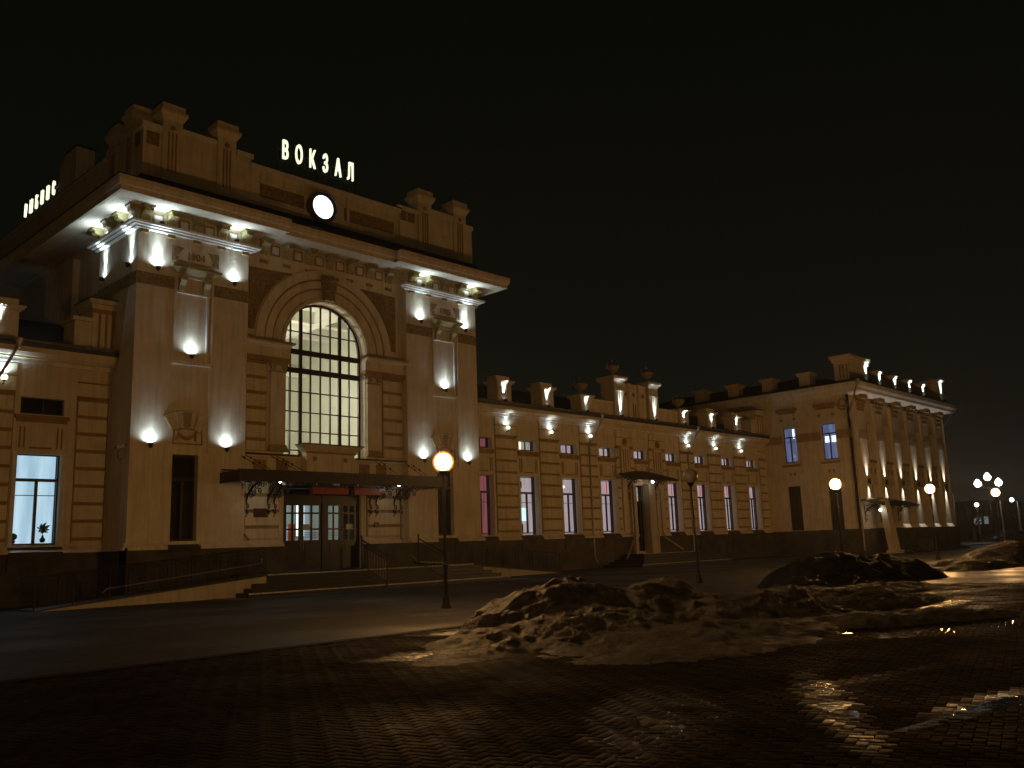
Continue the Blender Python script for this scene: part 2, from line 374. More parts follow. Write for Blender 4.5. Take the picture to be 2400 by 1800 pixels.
    mr3 = t.nodes.new('ShaderNodeMapRange'); mr3.inputs['To Min'].default_value = .02; mr3.inputs['To Max'].default_value = .6; t.links.new(a2.outputs['Fac'], mr3.inputs[0]); t.links.new(mr3.outputs[0], b.inputs['Specular IOR Level'])
    me.materials.append(mt)
    o = bpy.data.objects.new('brick_paving', me); COL.objects.link(o); tag(o, kind='structure')
    return n
NB = herringbone()
print('pavers', NB)
MB().add([(-30, -20, -.028), (60, -20, -.028), (60, 14.06, -.028), (-30, 14.06, -.028)], [(0, 1, 2, 3)]).build('paving_bed', wet_ground('wet joint sand', (.018, .016, .014), .3, .6, .5, 12))
tag(bpy.data.objects['paving_bed'], kind='structure')

# standing meltwater
PUD = bpy.data.materials.new('standing water'); PUD.use_nodes = True
b = PUD.node_tree.nodes['Principled BSDF']; b.inputs['Base Color'].default_value = (.006, .006, .006, 1); b.inputs['Roughness'].default_value = .035; b.inputs['Specular IOR Level'].default_value = .6
n = PUD.node_tree.nodes.new('ShaderNodeTexNoise'); n.inputs['Scale'].default_value = 9; n.inputs['Detail'].default_value = 3
g = PUD.node_tree.nodes.new('ShaderNodeNewGeometry'); PUD.node_tree.links.new(g.outputs['Position'], n.inputs['Vector'])
bp = PUD.node_tree.nodes.new('ShaderNodeBump'); bp.inputs['Strength'].default_value = .22; bp.inputs['Distance'].default_value = .02
PUD.node_tree.links.new(n.outputs['Fac'], bp.inputs['Height']); PUD.node_tree.links.new(bp.outputs[0], b.inputs['Normal'])
def puddle(cx, cy_, rx, ry, rot, seed, z=-.0045):
    rr = random.Random(seed); ph = [rr.uniform(0, 6.28) for _ in range(5)]; vs = [(cx, cy_, z)]; n = 72
    for i in range(n):
        a = 2*math.pi*i/n; k = 1+.18*math.sin(2*a+ph[0])+.13*math.sin(3*a+ph[1])+.09*math.sin(5*a+ph[2])+.05*math.sin(9*a+ph[3])+.03*math.sin(14*a+ph[4])
        u, v = rx*k*math.cos(a), ry*k*math.sin(a); vs.append((cx+u*math.cos(rot)-v*math.sin(rot), cy_+u*math.sin(rot)+v*math.cos(rot), z))
    o = MB().add(vs, [(0, i, i % n+1) for i in range(1, n+1)]).build('puddle', PUD); tag(o, kind='structure'); return o
for k, q in enumerate([(8.9, 2.9, 1.2, .13, -.2), (5.95, 4.6, .32, .15, .6), (7.65, 5.65, .45, .2, .5), (6.9, 4.9, .38, .16, .8), (8.15, 3.75, .3, .1, .6),  (9.1, 10.35, .9, .3, -.5), (16.5, 6.0, 2.6, .9, -.25)]):
    puddle(*q, seed=k+20, z=-.002)

# heaps of old snow
def snow_mat(name, dirt=.5, hi=(.27, .225, .165)):
    mt = bpy.data.materials.new(name); mt.use_nodes = True; t = mt.node_tree; b = t.nodes['Principled BSDF']
    g = t.nodes.new('ShaderNodeNewGeometry')
    n = t.nodes.new('ShaderNodeTexNoise'); n.inputs['Scale'].default_value = 2.2; n.inputs['Detail'].default_value = 12; n.inputs['Roughness'].default_value = .75
    t.links.new(g.outputs['Position'], n.inputs['Vector'])
    r = t.nodes.new('ShaderNodeValToRGB'); r.color_ramp.elements[0].position = dirt-.12; r.color_ramp.elements[1].position = dirt+.12
    r.color_ramp.elements[0].color = (.035, .027, .02, 1); r.color_ramp.elements[1].color = (*hi, 1)
    t.links.new(n.outputs['Fac'], r.inputs[0]); t.links.new(r.outputs[0], b.inputs['Base Color'])
    b.inputs['Roughness'].default_value = .58; b.inputs['Specular IOR Level'].default_value = .3
    n2 = t.nodes.new('ShaderNodeTexNoise'); n2.inputs['Scale'].default_value = 7; n2.inputs['Detail'].default_value = 12; n2.inputs['Roughness'].default_value = .78; t.links.new(g.outputs['Position'], n2.inputs['Vector'])
    bp = t.nodes.new('ShaderNodeBump'); bp.inputs['Strength'].default_value = 1.0; bp.inputs['Distance'].default_value = .22
    t.links.new(n2.outputs['Fac'], bp.inputs['Height']); t.links.new(bp.outputs[0], b.inputs['Normal'])
    return mt
def heap(name, x0, x1, y0, y1, lobes, step, mt, rough=.16, cut=.03, seed=2):
    xs = np.arange(x0, x1, step); ys = np.arange(y0, y1, step); X, Y = np.meshgrid(xs, ys, indexing='ij')
    H = np.zeros_like(X)
    for (cx, cy_, h, rx, ry, rot) in lobes:
        u = (X-cx)*math.cos(rot)+(Y-cy_)*math.sin(rot); v = -(X-cx)*math.sin(rot)+(Y-cy_)*math.cos(rot)
        wob = 1+.45*(fbm(X*.9, Y*.9, seed+5, 4)-.5)
        d = np.sqrt((u/rx)**2+(v/ry)**2)*wob
        H = np.maximum(H, h*np.clip(1-d**1.6, 0, 1)**.8)
    N = fbm(X*1.3, Y*1.3, seed, 6, True)-.55
    N2 = fbm(X*5, Y*5, seed+1, 4)-.5
    H = H*(1+rough*2*N)+np.clip(H, 0, .22)*(.45*N+.5*N2)
    H = H+(.05+.12*np.clip(H, 0, .5))*(fbm(X*3.5, Y*3.5, seed+2, 6, True)-.6)-cut
    idx = -np.ones(X.shape, int); vs = []; fs = []
    nx, ny = X.shape; keep = H > -.012
    for i in range(nx-1):
        for j in range(ny-1):
            if keep[i, j] or keep[i+1, j] or keep[i, j+1] or keep[i+1, j+1]:
                q = []
                for a, b_ in ((i, j), (i+1, j), (i+1, j+1), (i, j+1)):
                    if idx[a, b_] < 0: idx[a, b_] = len(vs); vs.append((X[a, b_], Y[a, b_], max(H[a, b_], -.05)))
                    q.append(idx[a, b_])
                fs.append(tuple(q))
    o = MB(); o.v = vs; o.f = fs
    return o.build(name, mt, smooth=True)
SN = snow_mat('old dirty snow', .50); SN2 = snow_mat('sooty snow', .60, (.045, .037, .03)); SN2.node_tree.nodes['Principled BSDF'].inputs['Specular IOR Level'].default_value = .15
h1 = heap('snow_heap', 7.0, 30, 3.2, 15.5, [
    (14.2, 12.2, .86, 2.5, 2.0, .2), (15.8, 11.4, .66, 2.8, 1.8, 0), (13.0, 10.6, .42, 3.0, 1.9, .1), (17.6, 12.3, .74, 1.5, 1.2, -.2), (11.2, 11.0, .26, 2.0, 1.3, .35), (9.7, 10.3, .11, 1.5, .7, .3),
    (16.6, 9.6, .5, 2.6, 1.6, -.35), (13.6, 8.6, .20, 3.6, 1.7, -.3), (18.0, 9.2, .5, .7, .6, 0), (20.5, 9.3, .34, 3.2, 1.5, -.25), (17.0, 6.8, .20, 3.4, .9, -.5), (22.5, 11.6, .3, 3.0, 1.4, .1), (12.0, 7.6, .12, 2.6, 1.1, -.2), (26, 10.6, .22, 3.2, 1.4, -.1)], .055, SN)
tag(h1, 'long low heap of dirty old snow spread across the brick paving in the foreground', 'snow heap', 'heaps of old snow')
h2 = heap('snow_heap', 24, 40, 10.3, 18.5, [(30.2, 13.8, .98, 3.4, 2.2, .1), (33.4, 13.4, .8, 3.0, 1.8, 0), (27.3, 13.0, .42, 2.6, 1.5, 0)], .11, SN2, .16, seed=9)
tag(h2, 'rounded dark snow heap at the foot of the street lamp before the far pavilion', 'snow heap', 'heaps of old snow')
h3 = heap('snow_heap', 38, 66, 8, 17, [(50, 13.2, .95, 7.5, 2.3, -.05), (57, 12.6, .95, 6, 2.4, 0), (43.5, 12.9, .45, 4.5, 1.3, 0)], .16, SN2, .14, seed=15)
tag(h3, 'flat black snow bank at the right edge, behind the far puddles', 'snow heap', 'heaps of old snow')

# ================================================================== THE STATION
ST = empty('train_station', (XC, Y1, 0), 'long cream railway station with arched main pavilion, low wings and far end pavilion', 'railway station')
NOSPLIT = {'wall', 'rustication', 'rustication_stripe', 'date_relief', 'fan_relief', 'swag_relief', 'scroll_relief', 'window_relief', 'apron_relief', 'hall_wall', 'hall_ceiling', 'gutter', 'roof', 'foyer_floor', 'pylon_groove', 'archivolt_groove', 'curtain'}
def clusters(mb):
    """groups of touching pieces of a mesh, as separate MBs"""
    par = list(range(len(mb.v)))
    def find(a):
        while par[a] != a: par[a] = par[par[a]]; a = par[a]
        return a
    for f in mb.f:
        for q in f[1:]: par[find(q)] = find(f[0])
    comp = {}
    for i in range(len(mb.v)): comp.setdefault(find(i), []).append(i)
    items = []
    for ids in comp.values():
        P = np.array([mb.v[i] for i in ids]); items.append([P.min(0)-.012, P.max(0)+.012, set(ids)])
    merged = True
    while merged:
        merged = False; out_ = []
        for it in items:
            for o in out_:
                if (it[0] <= o[1]).all() and (o[0] <= it[1]).all():
                    o[0] = np.minimum(o[0], it[0]); o[1] = np.maximum(o[1], it[1]); o[2] |= it[2]; merged = True; break
            else: out_.append(it)
        items = out_
    res = []
    for _, _, ids in items:
        m_ = MB(); mp = {}
        for i in sorted(ids): mp[i] = len(m_.v); m_.v.append(mb.v[i])
        m_.f = [tuple(mp[q] for q in f) for f in mb.f if f[0] in ids]
        if m_.f: res.append(m_)
    return res
def part(mb, name, material, parent=None, **k):
    if parent is None and name not in NOSPLIT and len(mb.v) < 4000:
        cl = clusters(mb)
        if 1 < len(cl) <= 40:
            for m_ in cl: o = m_.build(name, material, ST, **k)
            return o
    return mb.build(name, material, parent or ST, **k)

# --- main pavilion walls
mb = MB()
NH = [(17.05, 18.2, 2.31, 5.91)]                       # tall narrow window in the left bay
mb.wall('y', Y1, XL, XB1, BASE, 16.4, NH, .35)
mb.wall('y', Y1, XB2, XR, BASE, 16.4, [(31.75, 32.9, 2.31, 5.91)], .35)
mb.box(XB1-.004, XB1, Y1, YC, BASE, 16.4); mb.box(XB2, XB2+.004, Y1, YC, BASE, 16.4)
mb.wall('x', XL, Y1, 40.0, BASE, 16.4, [], 0)
mb.box(XL, XL+.3, 40.0, 40.004, BASE, 16.4)
mb.wall('x', XL+.3, 40.0, 62, BASE, 16.4, [], 0)
mb.box(XL-.0, XL+.34, 43.2, 44.7, BASE, 15.9)          # pale flat pilaster far down the side
mb.wall('x', XR, Y1, 62, BASE, 16.4, [], 0)
mb.box(XL+.3, XR, 62, 62.1, 0, 16.4)
# flat field panels between pilaster strips of each bay
for x0, x1 in ((17.0, 18.55), (31.7, 33.25)):
    mb.box(x0-.12, x0-.02, Y1-.05, Y1+.01, 9.95, 13.6); mb.box(x1+.02, x1+.14, Y1-.05, Y1+.01, 6.0, 13.6)
part(mb, 'wall', CREAM)
# centre wall with the arched opening
RW, SP = 2.38, 11.5
mb = MB()
DX0, DX1, DZ = 22.6, 27.0, 4.45
for (a, b, c, d) in ((XB1, DX0, BASE, 6.2), (DX1, XB2, BASE, 6.2), (DX0, DX1, DZ+.35, 6.2), (XB1, XC-RW, 6.2, SP), (XC+RW, XB2, 6.2, SP)):
    mb.add([(a, YC, c), (b, YC, c), (b, YC, d), (a, YC, d)], [(0, 1, 2, 3)])
n = 48; TOP = 16.4
arc = [(XC+RW*math.cos(math.pi*i/n), SP+RW*math.sin(math.pi*i/n)) for i in range(n+1)]
def outer(i):
    a = math.pi*i/n; c, q = math.cos(a), math.sin(a); hx = (XB2-XC) if c > 0 else (XC-XB1); hz = TOP-SP
    k = min(hx/abs(c) if abs(c) > 1e-6 else 1e9, hz/q if q > 1e-6 else 1e9); return (XC+k*c, SP+k*q)
pts = [outer(i) for i in range(n+1)]
for i in range(n):
    p0, p1, q0, q1 = arc[i], arc[i+1], pts[i], pts[i+1]
    mb.add([(p0[0], YC, p0[1]), (q0[0], YC, q0[1]), (q1[0], YC, q1[1]), (p1[0], YC, p1[1])], [(0, 1, 2, 3)])
    if (abs(q0[0]-q1[0]) > 1e-3 and abs(q0[1]-q1[1]) > 1e-3):
        cx_ = XB2 if q0[0] > XC else XB1
        mb.add([(q0[0], YC, q0[1]), (cx_, YC, TOP), (q1[0], YC, q1[1])], [(0, 1, 2)])
    mb.add([(p0[0], YC, p0[1]), (p1[0], YC, p1[1]), (p1[0], YC+.6, p1[1]), (p0[0], YC+.6, p0[1])], [(0, 1, 2, 3)])
for sx in (-1, 1):
    x = XC+sx*RW; mb.add([(x, YC, 6.2), (x, YC+.6, 6.2), (x, YC+.6, SP), (x, YC, SP)], [(0, 1, 2, 3)])
mb.add([(XC-RW, YC, 6.2), (XC+RW, YC, 6.2), (XC+RW, YC+.6, 6.2), (XC-RW, YC+.6, 6.2)], [(0, 1, 2, 3)])
for x in (DX0, DX1): mb.add([(x, YC, .8), (x, YC+.4, .8), (x, YC+.4, DZ+.35), (x, YC, DZ+.35)], [(0, 1, 2, 3)])
mb.add([(DX0, YC, DZ+.35), (DX1, YC, DZ+.35), (DX1, YC+.4, DZ+.35), (DX0, YC+.4, DZ+.35)], [(0, 1, 2, 3)])
part(mb, 'wall', CREAM)

# plinth: main pavilion, wings
mb = MB()
mb.box(XL-.12, XL, Y1-.12, 38.0, 0, BASE-.05); mb.box(XL-.12, DX0-.06, Y1-.12, Y1+.3, 0, BASE-.05); mb.box(DX1+.06, XR+.12, Y1-.12, Y1+.3, 0, BASE-.05)
mb.box(XR, XR+.12, Y1, 38.0, 0, BASE-.05)
part(mb, 'plinth', PLINTH)
# pale sloping water table over the plinth
mb = MB()
def watertable(mb, a, b, y, z=BASE, gaps=()):
    cuts = [a]+[q for g_ in gaps for q in g_]+[b]
    for i in range(0, len(cuts), 2):
        if cuts[i+1] > cuts[i]: mb.prism([(y-.2, z-.05), (y-.2, z+.05), (y-.02, z+.24), (y+.01, z+.24), (y+.01, z-.05)], 'x', cuts[i], cuts[i+1])
watertable(mb, XL-.12, XB1, Y1, gaps=[(16.9, 18.35)]); watertable(mb, XB1, DX0-.06, YC); watertable(mb, DX1+.06, XB2, YC); watertable(mb, XB2, XR+.12, Y1, gaps=[(31.6, 33.05)])
mb.box(XL-.2, XL, Y1-.2, 38, BASE-.05, BASE+.12)
part(mb, 'base_moulding', CREAM)

# --- big crowning cornice, following the bays
def cornice_prof(d, zs=16.38):   # (outward offset, z): soffit, fascia, crown
    return [(0, zs), (d-.16, zs), (d-.16, zs-.13), (d-.08, zs-.13), (d-.08, zs+.08), (d-.03, zs+.10), (d, zs+.30), (d, zs+.47), (d-.04, zs+.47), (0, zs+.95)]
def extrude_path(mb, path, prof):
    """path: list of (x,y, nx,ny) mitred corner points, normal scaled; prof offsets outward"""
    vs = []; k = len(prof)
    for (x, y, nx, ny) in path:
        for d, z in prof: vs.append((x+nx*d, y+ny*d, z))
    fs = []
    for i in range(len(path)-1):
        for j in range(k-1): fs.append((i*k+j, (i+1)*k+j, (i+1)*k+j+1, i*k+j+1))
    fs += [tuple(range(k)), tuple(range((len(path)-1)*k, len(path)*k))[::-1]]
    mb.add(vs, fs)
mb = MB()
D = 1.8; dx = 1.15
prof = cornice_prof(1.0)
def cp(q, xl, xr): return q
path = [(XL, 62, -1.62, 0), (XL, Y1, -1.62, -D), (XB1+dx, Y1, 0, -D), (XB1+dx, Y1, .0, -(D-.36)), (XB2-dx-.6, Y1, 0, -(D-.36)), (XB2-dx-.6, Y1, 0, -D), (XR, Y1, 1.15, -D), (XR, 62, 1.15, 0)]
sc_ = [(d, z) for d, z in prof]
extrude_path(mb, path, sc_)
mb.box(XL-.01, XL+.36, 40.02, 62, 16.34, 16.5); mb.box(XB1+.01, XB2-.01, Y1-.01, YC-.002, 16.382, 16.5)
part(mb, 'cornice', CREAM)
# dark flashing edge on top of the cornice
mb = MB(); extrude_path(mb, path, [(.0, 17.36), (1.01, 16.862), (1.012, 16.84), (1.025, 16.85), (1.02, 16.885), (.0, 17.42)])
part(mb, 'cornice_flashing', ROOF)
# metal apron up to the parapet and the hall roof
mb = MB()
mb.taper((XL-.3, XR+.3, Y1-.45, 62), (XL-.05, XR+.05, Y1-.1, 61.8), 17.3, 17.85)
mb.taper((XL+1.2, XR-1.2, Y1+1.4, 60.5), (XL+7.5, XR-7.5, Y1+9, 53), 17.9, 20.6)
part(mb, 'roof', ROOF)

# frieze band, brackets, panels below the cornice
mb = MB()
for x0, x1 in ((XL, XB1), (XB2, XR)):
    mb.box(x0-.06, x1+.06, Y1-.10, Y1, 15.46, 15.60)
mb2 = MB()
def smallcornice(mb2, x0, x1, y, side_l=False):
    for d, z0, z1 in ((.18, 15.42, 15.50), (.34, 15.50, 15.56), (.48, 15.56, 15.66)): mb2.box(x0-(d if side_l else d*.8), x1+d*.8, y-d, y, z0, z1)
smallcornice(mb2, XL, XB1, Y1, True); smallcornice(mb2, XB2, XR, Y1)
for d, z0, z1 in ((.18, 15.42, 15.50), (.34, 15.50, 15.56), (.48, 15.56, 15.66)): mb2.box(XL-d, XL, Y1, 40.1+d*.5, z0, z1)
part(mb2, 'string_course', WHITE)
# painted squares between brackets (pale field, ochre frame)
mo, mw = MB(), MB()
def square(cx, y, cz, s=.20):
    mo.box(cx-s-.06, cx+s+.06, y-.025, y, cz-s-.07, cz+s+.07); mw.box(cx-s+.03, cx+s-.03, y-.045, y-.02, cz-s+.02, cz+s-.02)
bl = [15.48+1.175*i for i in range(5)]; br = [30.12+1.178*i for i in range(5)]; bc = [21.38+1.24*i for i in range(7)]
for L_ in (bl, br):
    for a, b in zip(L_, L_[1:]): square((a+b)/2, Y1, 15.97)
for a, b in zip(bc, bc[1:]): square((a+b)/2, YC, 15.97)
for yy in (36.7, 37.95, 39.2):
    mo.box(XL-.025, XL, yy-.26, yy+.26, 15.7, 16.24); mw.box(XL-.045, XL-.02, yy-.17, yy+.17, 15.79, 16.15)
part(mo, 'frieze_panel', OCHRE); part(mw, 'frieze_panel', WHITE)
def bracket(cx, y, side=False):
    mb = MB(); w_ = .20
    prof = [(0, 15.68), (.06, 15.66), (.10, 15.80), (.16, 15.98), (.20, 16.06), (.38, 16.10), (.42, 16.18), (.42, 16.25), (.46, 16.26), (.46, 16.38), (0, 16.38)]
    if not side: mb.prism([(y-d, z) for d, z in prof], 'x', cx-w_, cx+w_)
    else: mb.prism([(cx-d, z) for d, z in prof], 'y', y-w_, y+w_)
    if not side:
        for q in range(4): mb.box(cx-w_+.03+q*.1, cx-w_+.08+q*.1, y-.5, y-.40, 16.12, 16.25)
        mb.box(cx-w_-.05, cx+w_+.05, y-.52, y-.0, 16.30, 16.378)
    else: mb.box(cx-.52, cx, y-w_-.05, y+w_+.05, 16.30, 16.378)
    return part(mb, 'bracket', GOLD)
for x in bl+br: bracket(x, Y1)
for x in bc[1:-1]+[21.38, 28.82]: bracket(x, YC)
for yy in (36.07, 37.35, 38.6, 39.85): bracket(XL, yy, True)
# little hanging dentils under the string course
mb = MB()
for x in bl+br: mb.box(x-.17, x+.17, Y1-.12, Y1, 15.27, 15.41)
for x in bc: mb.box(x-.2, x+.2, YC-.07, YC, 15.26, 15.40)
part(mb, 'dentil', OCHRE)
# brown ornament bands
mb = MB()
for a, b in ((XL+.02, 16.98), (18.60, XB1-.02), (XB2+.02, 31.68), (33.32, XR-.02)): mb.box(a, b, Y1-.035, Y1, 13.03, 13.56)
mb.box(XL-.035, XL, Y1+.02, 40.0, 13.03, 13.56); mb.box(XL+.26, XL+.3, 40.2, 43.1, 13.2, 13.7)
part(mb, 'ornament_band', ORN)
# spandrels round the arch
def spandrel(sx):
    x0, x1 = (XC-4.32, XC-2.05) if sx < 0 else (XC+2.05, XC+4.32)
    R_ = 4.06; pl = []
    if sx < 0:
        pl = [(x0, SP+.46), (x0, 14.95), (x1, 14.95)]
        a0 = math.atan2(math.sqrt(max(0, R_**2-2.05**2)), -2.05); a1 = math.pi-math.asin(.46/R_)
        pl += [(XC+R_*math.cos(a0+(a1-a0)*i/14), SP+R_*math.sin(a0+(a1-a0)*i/14)) for i in range(15)]
        pl = pl[::-1]
    else:
        pl = [(x1, SP+.46), (x1, 14.95), (x0, 14.95)]
        a0 = math.atan2(math.sqrt(max(0, R_**2-2.05**2)), 2.05); a1 = math.asin(.46/R_)
        pl += [(XC+R_*math.cos(a0+(a1-a0)*i/14), SP+R_*math.sin(a0+(a1-a0)*i/14)) for i in range(15)]
    m_ = MB(); m_.prism(pl, 'y', YC-.04, YC-.0); part(m_, 'spandrel', ORN)
spandrel(-1); spandrel(1)
# leafy scroll relief on the spandrels
mb = MB(); rr = random.Random(5)
for sx in (-1, 1):
    for k in range(7):
        cx_, cz_ = XC+sx*(3.1+k*.18), 14.62-k*.42
        pts = [(cx_+sx*(.34-.02*k)*(1-t/14)*math.cos(t*.62+k), YC-.06, cz_+(.30)*(1-t/14)*math.sin(t*.62+k)) for t in range(13)]
        if abs(cx_-XC) < 4.3: mb.tube([p_ for p_ in pts if math.hypot(p_[0]-XC, p_[2]-SP) > 4.1 and abs(p_[0]-XC) < 4.28 and p_[2] < 14.9] or pts[:3], .028, 5)
part(mb, 'scroll_relief', OCHRE)
# archivolts
mb = MB()
mb.ring(XC, SP, 3.55, 3.98, YC-.10, YC); mb.ring(XC, SP, 3.10, 3.46, YC-.07, YC); mb.ring(XC, SP, 2.62, 3.02, YC-.05, YC); mb.ring(XC, SP, 2.40, 2.56, YC-.09, YC)
part(mb, 'archivolt', CREAM)
mb = MB(); mb.ring(XC, SP, 3.47, 3.54, YC-.075, YC); mb.ring(XC, SP, 3.03, 3.09, YC-.06, YC)
part(mb, 'archivolt_groove', OCHRE)
mb = MB(); mb.prism([(XC-.28, 13.95), (XC+.28, 13.95), (XC+.42, 15.1), (XC-.42, 15.1)], 'y', YC-.30, YC-.02)
mb.lathe([(.10, -.25), (.34, -.12), (.38, .06), (.28, .22), (.08, .30)], (XC, YC-.28, 14.9), 10)
mb.box(XC-.50, XC+.50, YC-.36, YC-.02, 15.08, 15.18)
part(mb, 'keystone', ORN)
# impost entablatures
for sx in (-1, 1):
    a, b = (XB1+.0, XC-RW+.18) if sx < 0 else (XC+RW-.18, XB2)
    mb = MB()
    mb.box(a, b, YC-.22, YC+.1, 10.72, 11.2); mb.box(a, b, YC-.3, YC+.1, 11.2, 11.27); mb.box(a, b, YC-.40, YC+.1, 11.27, 11.36)
    part(mb, 'impost', CREAM)
    mb = MB(); mb.box(a, b+(.12 if sx < 0 else 0), YC-.52, YC+.1, 11.36, 11.46) if sx < 0 else mb.box(a-.12, b, YC-.52, YC+.1, 11.36, 11.46)
    mb.box(a, b, YC-.24, YC+.1, 10.48, 10.72)
    part(mb, 'impost_edge', OCHRE)
    # ionic pilaster
    p0, p1 = (XC-RW-.78, XC-RW) if sx < 0 else (XC+RW, XC+RW+.78)
    mb = MB(); mb.box(p0, p1, YC-.14, YC+.05, 6.45, 10.48)
    part(mb, 'pilaster', CREAM)
    mb = MB()
    mb.box(p0-.06, p1+.06, YC-.24, YC, 10.36, 10.478)
    for q in (p0+.10, p1-.10): mb.lathe([(.02, 0), (.13, 0), (.13, .16), (.02, .16)], (0, 0, 0), 12); k = len(mb.v)-48; mb.v[k:] = [(q+x, YC-.22+z*.9, 10.25+y) for x, y, z in mb.v[k:]]
    mb.box(p0-.03, p1+.03, YC-.17, YC, 10.02, 10.1)
    mb.taper((p0-.12, p1+.12, YC-.30, YC), (p0-.02, p1+.02, YC-.2, YC), 6.3, 6.62)
    part(mb, 'pilaster_capital', GOLD if sx < 0 else OCHRE)
# rusticated blocks beside the pilasters: ochre ground shows as stripes
def rustic(x0, x1, y, z0, z1, pitch, stripe, name='rustication', edge=.05, phase=None):
    mo = MB(); mo.box(x0, x1, y-.03, y, z0, z1); part(mo, name+'_stripe', OCHRE)
    mw = MB(); z = z1 if phase is None else phase
    while z > z0+.05:
        lo = max(z0, z-(pitch-stripe))
        if z-lo > .05:
            mw.add([(x0+edge, y-.085, lo+.012), (x1-edge, y-.085, lo+.012), (x1-edge, y-.085, z-.012), (x0+edge, y-.085, z-.012), (x0+edge-.012, y-.028, lo), (x1-edge+.012, y-.028, lo), (x1-edge+.012, y-.028, z), (x0+edge-.012, y-.028, z)],
                   [(0, 1, 2, 3), (0, 4, 5, 1), (1, 5, 6, 2), (2, 6, 7, 3), (3, 7, 4, 0)])
        z -= pitch
    part(mw, name, CREAM)
rustic(XB1+.12, 21.62, YC, 6.3, 10.46, .72, .15, phase=10.35); rustic(28.35, XB2-.1, YC, 6.3, 10.46, .72, .15, phase=10.35)
for a, b in ((XB1+.12, DX0-.25), (DX1+.3, XB2-.12)): rustic(a, b, YC, 2.35, 5.0, .72, .14, phase=4.95)
# ledge over the entrance, balcony block and painted plaques
mb = MB()
mb.box(XB1, 23.3, YC-.16, YC, 6.0, 6.1); mb.box(26.5, XB2, YC-.16, YC, 6.0, 6.1)
part(mb, 'ledge', CREAM)
mb = MB(); mb.box(XB1, 23.3, YC-.30, YC, 6.1, 6.18); mb.box(26.5, XB2, YC-.30, YC, 6.1, 6.18); part(mb, 'ledge_flashing', SASH)
mb = MB(); mb.box(23.55, 26.3, YC-.42, YC, 5.0, 6.36)
mb.taper((23.5, 26.35, YC-.46, YC), (23.2, 26.62, YC-.74, YC), 6.36, 6.66)
part(mb, 'balcony', CREAM)
mb = MB(); mb.box(23.16, 26.66, YC-.78, YC, 6.66, 6.71); part(mb, 'balcony_flashing', SASH)
mb = MB(); mb.box(23.5, 26.35, YC-.47, YC-.42, 6.28, 6.36)
for x in (24.0, 25.75):
    for z in (6.02, 5.32): mb.box(x-.1, x+.1, YC-.45, YC-.42, z-.1, z+.1)
for x in (21.35, 22.5, 27.2, 28.25): mb.box(x-.32, x+.32, YC-.03, YC, 5.28, 5.92)
part(mb, 'painted_plaque', OCHRE)
mb = MB()
for x in (22.5, 27.2):
    for k in range(5): a = math.pi*(k+.5)/5; mb.tube([(x+.06*math.cos(a), YC-.05, 5.4+.06*math.sin(a)), (x+.29*math.cos(a), YC-.05, 5.4+.42*math.sin(a))], .022, 5)
part(mb, 'fan_relief', ORN)

